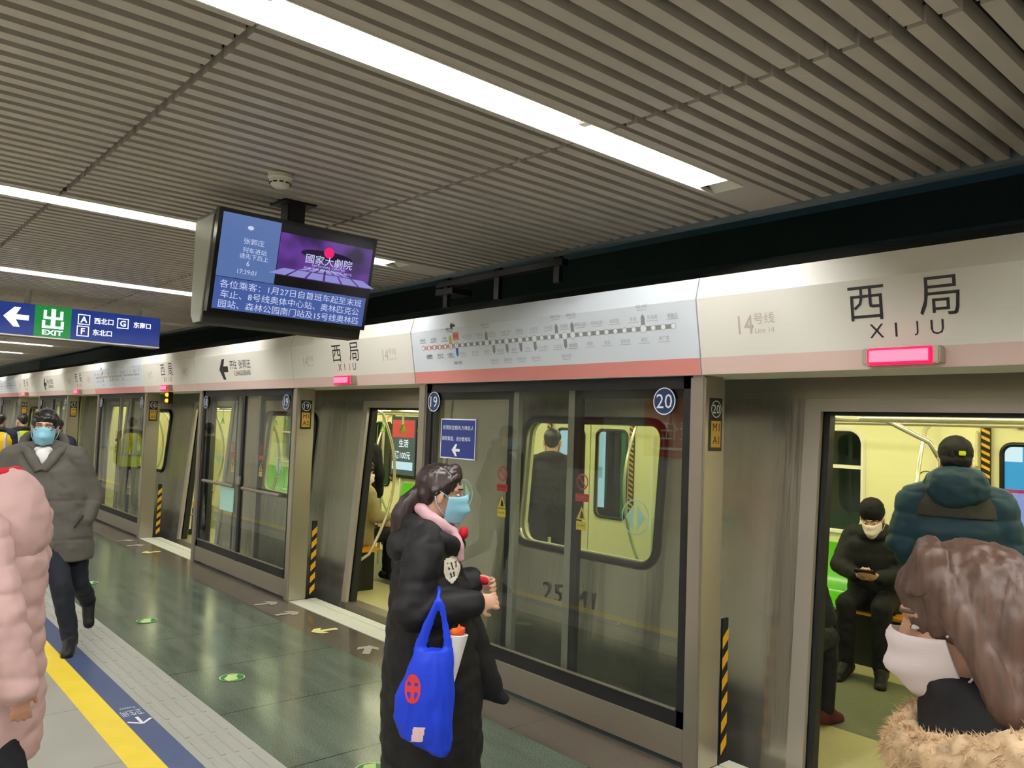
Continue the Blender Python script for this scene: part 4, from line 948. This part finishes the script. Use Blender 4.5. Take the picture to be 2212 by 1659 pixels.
person('person in long pale pink puffer coat with hood down, at left edge of view', (.665, 3.99, 0), (-.753, .658), 1.02, JP, pitch=.2, hair='pony', hairm=HAIRB, vox=.0055, skin=SKIN2, maskm=None, coat=PINK,
       rings=[(.03, 0, .30, .165, .215), (.03, 0, .5, .175, .22), (.04, 0, .75, .17, .215), (.05, 0, .95, .165, .2), (.05, 0, 1.12, .165, .205), (.06, 0, 1.25, .145, .19), (.08, 0, 1.34, .10, .14), (.1, 0, 1.40, .07, .08)], sleeve=(.10, .095, .08), coat_d=quilt(.105, .011, .008, 2),
       pants=fab('trousers_black', (20, 20, 24)), extra=pinkx, collar=0, coatname='coat')

# the woman in the long black coat
BLK = fab('coat_black', (24, 23, 25), .6, vary=.2, scale=40)
def ponyx(h, Mh): h.chain([Mh @ Vector((-.085, 0, .01)), (-.125, 0, 1.43), (-.155, .0, 1.37), (-.16, .0, 1.28), (-.135, .0, 1.19)], [.035, .045, .052, .045, .015])
def blackx(root, J, Mh):
    c = MB().ell((-.115, 0, 1.25), (.11, .165, .085), Matrix.Rotation(-.35, 3, 'Y')).tube([(-.015+.105*cos(a), .115*sin(a), 1.29-.055*cos(a)) for a in [2*pi*i/24 for i in range(24)]], .048, 10, True); blob('hood', c, BLK, root, .009, 4, folds(.007, 12))
    c = MB().tube([(.0+.078*cos(a), .082*sin(a), 1.355-.055*cos(a)) for a in [2*pi*i/24 for i in range(24)]], .028, 10, True).chain([(.075, -.05, 1.30), (.10, -.055, 1.24), (.115, -.05, 1.19)], [.028, .03, .018]); blob('scarf', c, fab('scarf_pink', (222, 178, 184)), root, .007, 3, folds(.004, 20))
    c = MB().ell((.125, -.015, 1.30), (.022, .03, .03)); blob('collar_trim', c, fab('trim_red', (190, 30, 44)), root, .006, 2)
    c = MB().tube([(.17+.0*cos(a), -.165+.036*cos(a), 1.018+.036*sin(a)) for a in [2*pi*i/14 for i in range(14)]], .016, 8, True); blob('cuff', c, BLK, root, .007, 2)
    c = MB().cap((.20, .055, 1.085), (.235, .035, 1.08), .022); blob('cuff_trim', c, fab('trim_red', (190, 30, 44)), root, .006, 2)
    ct = child(root, 'coat'); cx, cz = .078, 1.158
    def ins(a, b): return abs(a) < .036*(1-max(0, (-b-.005)/.052)**2) and b < .05-.006*abs(a)/.036+.004*(abs(a) < .012)
    sh = on_surface(ct, lambda a, b: Vector((cx+a, -1, cz+b)), gridpoly(ins, -.04, .04, -.06, .056, 26), (0, 1, 0), fab('patch_cream', (214, 208, 188)), 'sleeve_patch', root, .004)
    mk = [[(x-.003, z), (x+.003, z), (x+w+.003, z+h), (x+w-.003, z+h)] for x, z, w, h in ((-.022, .03, .008, -.03), (-.014, .0, .008, .028), (-.006, .028, .009, -.03), (.003, -.002, .009, .03), (.016, .03, .0, -.025), (-.014, -.02, .026, .006), (-.01, -.035, .02, .008), (-.008, -.012, .006, -.02), (.006, -.01, .004, -.02))]
    on_surface(ct, lambda a, b: Vector((cx+a, -1, cz+b)), mk, (0, 1, 0), M_ink, 'patch_print', sh, .006)
JB = dict(STAND, head=(.015, 0, 1.475), neck=(-.03, 0, 1.33), chest=(-.03, 0, 1.1), pel=(-.03, 0, .82), shL=(-.04, .17, 1.235), shR=(-.05, -.17, 1.235), elL=(.01, .235, 1.0), elR=(-.095, -.235, .99), wrL=(.185, .06, 1.075), wrR=(.18, -.165, 1.02), hL=((1, -.4, -.1), (0, -1, -.3), 1.0), hR=((1, .25, .1), (0, .9, -.3), 1.0),
          hipL=(-.0, .08, .78), hipR=(-.0, -.08, .78), knL=(.1, .09, .44), knR=(-.0, -.09, .44), anL=(.18, .1, .085), anR=(-.1, -.1, .1))
HB_ = Vector((.808, -.589, 0)); WL = Vector((2.15, 2.95, 0))
wb = person('woman in long black hooded coat with ponytail, pink scarf and blue mask, walking', WL, HB_, 1.01, JB, pitch=.12, hair='pony', hairm=HAIRD, hairx=ponyx, vox=.0055, coat=BLK,
       rings=[(.03, 0, .06, .20, .2), (.025, 0, .25, .222, .22), (.015, 0, .45, .228, .225), (.01, 0, .65, .226, .225), (0, 0, .85, .206, .215), (-.015, 0, 1.02, .18, .205), (-.035, 0, 1.15, .16, .195), (-.04, 0, 1.24, .125, .16), (-.035, 0, 1.31, .08, .09)], sleeve=(.088, .078, .066),
       coat_d=quilt(.16, .007, .008, 6), pants=fab('trousers_black', (20, 20, 24)), extra=blackx, collar=0, coatname='coat')
c = MB().cap((.09, .0, 1.02), (.28, .03, .60), .09, .055).cap((.20, .03, .62), (.335, .03, .555), .065, .028)
blob('coat_front', c, BLK, wb, .010, 4, folds(.006, 10))
# her blue bag and the paper sleeve
WR = Matrix.Translation(WL) @ Matrix.Rotation(atan2(HB_.y, HB_.x), 4, 'Z')
bag = thing('tote_bag', 'bright blue folding tote bag hanging from the forearm of the woman in black', 'bag', WR @ Vector((-.008, -.325, .435)), atan2(HB_.y, HB_.x), scale=.91)
BLUE = fab('nylon_blue', (34, 66, 214), .45)
c = MB().loft([(q[0]+.06, q[1], q[2]-.25, q[3], q[4]) for q in [(.02, 0, .255, .02, .012), (-.005, 0, .29, .06, .03), (-.055, 0, .345, .115, .05), (-.075, 0, .43, .137, .062), (-.07, 0, .53, .13, .064), (-.055, 0, .62, .112, .058), (-.045, 0, .69, .096, .045), (-.04, 0, .735, .085, .03)]])
for pts in ([(-.105, .73, .03), (-.085, .80, .026), (-.06, .87, .022), (-.04, .92, .019), (-.03, .955, .016)], [(.025, .73, .022), (.022, .78, .018), (.010, .84, .017), (-.005, .90, .017), (-.018, .94, .016), (-.026, .962, .015)]):
    c.loft([(x+.06, .0+.0, z-.25, r, .010) for x, z, r in pts], 16)
c.chain([(.032, 0, .695), (.034, .045, .735), (.034, .11, .74)], [.014, .012, .011])
def bagd(c): return .006*nz(c, (16, 16, 9))+.005*nz(c, (40, 40, 8), 4)
bo = blob('pouch', c, BLUE, bag, .007, 3, bagd)
RED = fab('print_orange', (206, 60, 64))
def logo(a, b):
    r = sqrt((a/.036)**2+(b/.062)**2)
    return (r < 1 and (.74 < r or abs(a) < .007 or (abs(b) < .012) or (abs(b-.034) < .008 and abs(a) < .02)))
on_surface(bo, lambda a, b: Vector((-.066+a, -1, .325+b)), gridpoly(logo, -.04, .04, -.065, .065, 30), (0, 1, 0), RED, 'emblem', bag, .003)
def tagp(a, b): return abs(a-.15*b) < .026 and abs(b) < .034
on_surface(bo, lambda a, b: Vector((-.035+a, -1, .125+b)), gridpoly(tagp, -.04, .04, -.04, .04, 20), (0, 1, 0), fab('tag_pink', (240, 206, 212)), 'paper_tag', bag, .003)
pp = thing('paper_sleeve', 'white paper sleeve with orange and red contents beside the blue bag', 'paper sleeve', WR @ Vector((.10, -.30, .735)), atan2(HB_.y, HB_.x))
c = MB().loft([(-.02, 0, 0, .022, .012), (-.012, 0, .06, .03, .018), (.0, 0, .14, .038, .025), (.008, 0, .195, .044, .03), (.008, 0, .197, .040, .027), (.0, 0, .16, .034, .02)], 20); obj('sleeve', c, fab('paper_white', (226, 222, 222)), pp, local=True, smooth=40)
c = MB().ell((-.005, 0, .2), (.03, .02, .022)).ell((.018, .005, .21), (.024, .016, .02)).cap((.0, 0, .2), (.012, -.005, .235), .012, .006).cap((.02, 0, .2), (.036, 0, .225), .012, .005); blob('contents', c, fab('snack_orange', (220, 96, 44)), pp, .005, 2, folds(.004, 40))

# the brown haired woman close to the camera
FURB = fab('fur_beige', (218, 188, 150), .9, vary=.25, scale=30)
JF = dict(STAND, head=(.0, 0, 1.505), neck=(-.06, 0, 1.36), chest=(-.05, 0, 1.12), pel=(-.04, 0, .86), shL=(-.06, .185, 1.25), shR=(-.06, -.185, 1.25), elL=(-.08, .26, .98), elR=(-.08, -.26, .98), wrL=(.06, .22, .80), wrR=(.06, -.22, .80), hipL=(-.04, .09, .82), hipR=(-.04, -.09, .82), knL=(.06, .1, .45), knR=(-.06, -.1, .45), anL=(.1, .1, .085), anR=(-.2, -.1, .1))
def furx(root, J, Mh):
    c = MB().tube([(-.062+.140*cos(a), .175*sin(a), 1.345-.06*cos(a)) for a in [2*pi*i/28 for i in range(28)]], .046, 10, True); ft = blob('fur_trim', c, FURB, root, .005, 1, fur(.008))
    rd = random.Random(3); fm = MB()
    for k in range(9000):
        a = rd.uniform(0, 2*pi); b = rd.uniform(0, 2*pi); q = Vector((-.062+.140*cos(a), .175*sin(a), 1.345-.06*cos(a))); out = Vector((cos(a), sin(a), 0)); n = out*cos(b)+Vector((0, 0, sin(b)))
        p = q+n*.044; tg = Vector((-sin(a), cos(a), .2))*rd.choice((-1, 1)); d = (n*.7+tg*.5+Vector((rd.gauss(0, .35), rd.gauss(0, .35), rd.gauss(-.15, .35)))).normalized(); w = d.orthogonal().normalized()*.0016; w2 = d.cross(w); L = rd.uniform(.008, .024)
        fm.add([p+w, p-w*.5+w2*.8, p-w*.5-w2*.8, p+d*L-Vector((0, 0, L*.25))], [(0, 1, 3), (1, 2, 3), (2, 0, 3)])
    fo = obj('fur_hairs', fm, FURB, ft, local=True); fo['kind'] = 'stuff'
    c = MB().loft([(-.05, 0, 1.24, .13, .16), (-.04, 0, 1.34, .115, .14), (-.03, 0, 1.41, .095, .10), (-.03, 0, 1.425, .08, .085)]); blob('neck_warmer', c, fab('knit_black', (20, 18, 20)), root, .009, 3, folds(.004, 18))
person('woman with shoulder length brown hair and pale mask, looking down, closest to the camera', (1.462, .497, 0), (-.36, .93), 1.0, JF, yaw=0, pitch=.24, hair='long', hairm=HAIRB, vox=.0055, maskm=MASKW, coat=BLK,
       rings=[(-.05, 0, .4, .17, .21), (-.05, 0, .7, .165, .21), (-.05, 0, .95, .155, .205), (-.055, 0, 1.12, .155, .205), (-.06, 0, 1.24, .12, .18), (-.06, 0, 1.30, .09, .11)], pants=fab('trousers_black', (20, 20, 24)), extra=furx, collar=0, coatname='coat', coat_d=folds(.006, 12), closed=True)

# ------------------------------------------------------------------ station guards and passengers further off
VESTG = fab('vest_lime', (206, 226, 20), .6); VESTO = fab('vest_orange_yellow', (236, 190, 30), .6); REFL = mat('reflective_tape', (176, 180, 178), .35)
NAVYU = fab('uniform_navy', (28, 32, 42)); TRK = fab('trousers_charcoal', (48, 50, 52))
def vest(m, cap=False):
    def f(root, J, Mh):
        z0 = J['neck'][2]
        c = MB().loft([(x, y, z, rx+.022, ry+.022) for x, y, z, rx, ry in [(0, 0, .80, .14, .2), (0, 0, 1.0, .14, .205), (0, 0, 1.15, .145, .212), (0, 0, 1.3, .148, .205), (0, 0, 1.39, .12, .165), (-.01, 0, 1.44, .08, .09)]], 32); v = blob('vest', c, m, root, .010, 3, folds(.004, 9))
        for z in (1.03,): obj('waist_tape', MB().loft([(0, 0, z-.025, .171, .236), (0, 0, z+.025, .172, .239)], 40), REFL, v, local=True, smooth=60)
        for s in (-1, 1):
            t = MB().tube([(-.165-.0*k, s*.12, 1.06+.06*k) for k in range(4)]+[(-.15, s*.115, 1.32), (-.10, s*.11, 1.40), (0, s*.105, 1.435), (.10, s*.11, 1.40), (.15, s*.115, 1.32), (.172, s*.12, 1.2), (.172, s*.12, 1.06)], .022, 6); obj('shoulder_tape', t, REFL, v, local=True, smooth=True)
    return f
person('station guard in bright lime safety vest and dark uniform, partly behind the man in grey', (2.72, 16.2, 0), (-.35, .94), 1.0, None, hair='crop', vox=.012, coat=NAVYU, pants=TRK, extra=vest(VESTG), collar=.035, maskm=MASKW)
person('station guard in orange yellow safety vest at the left edge of the view', (2.22, 15.1, 0), (.3, .95), 1.0, None, hair='crop', vox=.012, coat=NAVYU, pants=TRK, extra=vest(VESTO), collar=.035, maskm=MASKW)
def yc_(root, J, Mh):
    blob('neck_scarf', MB().tube([(-.01+.075*cos(a), .075*sin(a), 1.485) for a in [2*pi*i/16 for i in range(16)]], .018, 8, True), fab('trim_yellow', (220, 180, 50)), root, .008, 2)
person('person in dark uniform with yellow collar, mirrored in the emergency door glass', (2.56, 12.7, 0), (.3, .95), .98, None, hair='crop', vox=.012, coat=NAVYU, pants=fab('trousers_black', (20, 20, 24)), extra=yc_, maskm=MASKW)

# passengers aboard
TEAL = fab('puffer_teal', (30, 58, 78), .5)
def navx(root, J, Mh):
    c = MB(); hood(c, (J['neck'][0], 0, J['neck'][2]+.03), .055, .12, .08, .165); blob('hood', c, TEAL, root, .010, 4, folds(.010, 12))
    y = MB().loft([(0, 0, 1.30, .170, .238), (0, 0, 1.37, .155, .232), (-.01, 0, 1.43, .125, .19), (-.01, 0, 1.455, .08, .1)]); [y.cap((0, s*.12, 1.42), (-.005, s*.225, 1.365), .075, .078) for s in (-1, 1)]; blob('yoke', y, fab('yoke_charcoal', (58, 56, 56)), root, .010, 4, folds(.004, 9))
    c = T(Mh, MB().ell((-.012, 0, .055), (.108, .092, .095)).ell((-.05, 0, .0), (.07, .082, .06))); ht = blob('knit_cap', c, fab('knit_black', (20, 18, 20)), root, .008, 2, folds(.003, 30))
    obj('cap_label', T(Mh, MB().bbox(-.122, -.112, -.045, -.010, .03, .056, .003)), fab('label_lime', (190, 200, 40)), ht, local=True)
person('standing passenger seen from behind in teal puffer jacket with large hood', (5.15, 1.82, 0), (.92, .38), 1.05, dict(STAND, elL=(.02, .27, 1.12), elR=(.02, -.27, 1.12), wrL=(.14, .16, .96), wrR=(.14, -.16, .96), shL=(0, .21, 1.375), shR=(0, -.21, 1.375)), hair='crop', vox=.008, coat=TEAL,
       rings=[(0, 0, .80, .145, .21), (0, 0, .90, .16, .235), (0, 0, 1.08, .165, .245), (0, 0, 1.22, .165, .245), (0, 0, 1.34, .145, .22), (-.01, 0, 1.44, .08, .1)], sleeve=(.098, .09, .07), coat_d=quilt(.13, .012, .006, 8), pants=fab('trousers_black', (20, 20, 24)), extra=navx, collar=0, maskm=MASKW)
def beanie(root, J, Mh): blob('knit_cap', T(Mh, MB().ell((-.012, 0, .055), (.106, .092, .098)).ell((-.04, 0, .02), (.085, .086, .06))), fab('knit_black', (20, 18, 20)), root, .008, 2, folds(.003, 30))
JS = dict(SIT, head=(.18, 0, 1.15), neck=(.07, 0, 1.03), elL=(.14, .24, .76), elR=(.14, -.24, .76), wrL=(.31, .075, .72), wrR=(.31, -.075, .72), hL=((.6, -.45, .25), (-.3, -.5, .6), .7), hR=((.6, .45, .25), (-.3, .5, .6), .7))
DARKC = fab('coat_charcoal', (26, 26, 30), .7)
RS = [(.02, 0, .44, .16, .2), (.0, 0, .56, .17, .21), (.01, 0, .7, .16, .215), (.03, 0, .85, .155, .225), (.05, 0, .95, .13, .205), (.07, 0, 1.03, .08, .09)]
person('seated passenger in black coat and cap looking down at a phone in doorway 20', (6.45, 2.86, 0), (-.97, -.22), 1.04, JS, pitch=.55, hair='crop', vox=.0068, coat=DARKC, rings=RS, pants=fab('trousers_black', (20, 20, 24)), extra=beanie, maskm=MASKW)
ph = thing('mobile_phone', 'dark mobile phone in the hands of the seated passenger in black', 'phone', (6.05, 2.775, .80), atan2(-.22, -.97))
obj('case', T(Matrix.Rotation(-.5, 4, 'Y'), MB().bbox(-.04, .04, -.075, .075, -.005, .005, .004)), M_black, ph, local=True); obj('display', T(Matrix.Rotation(-.5, 4, 'Y'), MB().box(-.036, .036, -.068, .068, .0052, .006)), emis('phone_glow', (60, 66, 80), .4), ph, local=True)
person('seated passenger in dark coat and red mask behind the jamb of doorway 20', (4.44, 2.56, 0), (1, .1), 1.02, dict(SIT, head=(.1, 0, 1.22), neck=(.03, 0, 1.06)), pitch=.15, yaw=-.5, hair='crop', vox=.008, coat=DARKC, rings=TORSO_SIT, pants=fab('trousers_black', (20, 20, 24)), shoes=fab('shoe_maroon', (70, 26, 24)), maskm=MASKR)
KHAKI = fab('coat_khaki', (150, 140, 104)); CREAMC = fab('coat_cream', (216, 208, 170))
person('seated passenger in khaki coat with black boots, seen through doorway 19', (4.60, 7.75, 0), (1, -.05), 1.04, SIT, pitch=.3, hair='short', vox=.009, coat=KHAKI, rings=TORSO_SIT, pants=fab('trousers_black', (20, 20, 24)), maskm=MASKW)
def bpack(root, J, Mh):
    c = MB().bbox(-.34, -.15, -.16, .16, .92, 1.40, .06); blob('backpack', c, fab('pack_black', (26, 28, 36)), root, .010, 4, folds(.006, 10))
person('standing passenger in black with a black backpack, inside doorway 19', (5.0, 8.5, 0), (.5, .86), 1.04, None, hair='short', vox=.011, coat=DARKC, pants=fab('trousers_black', (20, 20, 24)), extra=bpack, maskm=MASKW)
person('seated passenger in cream jacket on the far bench, seen through doorway 19', (6.3, 8.3, 0), (-1, -.1), 1.04, SIT, pitch=.1, hair='short', vox=.011, coat=CREAMC, rings=TORSO_SIT, pants=fab('jeans_grey', (70, 76, 86)), maskm=MASKB)
person('standing passenger in dark coat behind the train window between doorways 19 and 20', (5.4, 5.55, 0), (.75, .66), 1.04, None, hair='crop', vox=.010, coat=DARKC, pants=fab('trousers_black', (20, 20, 24)), maskm=MASKW)
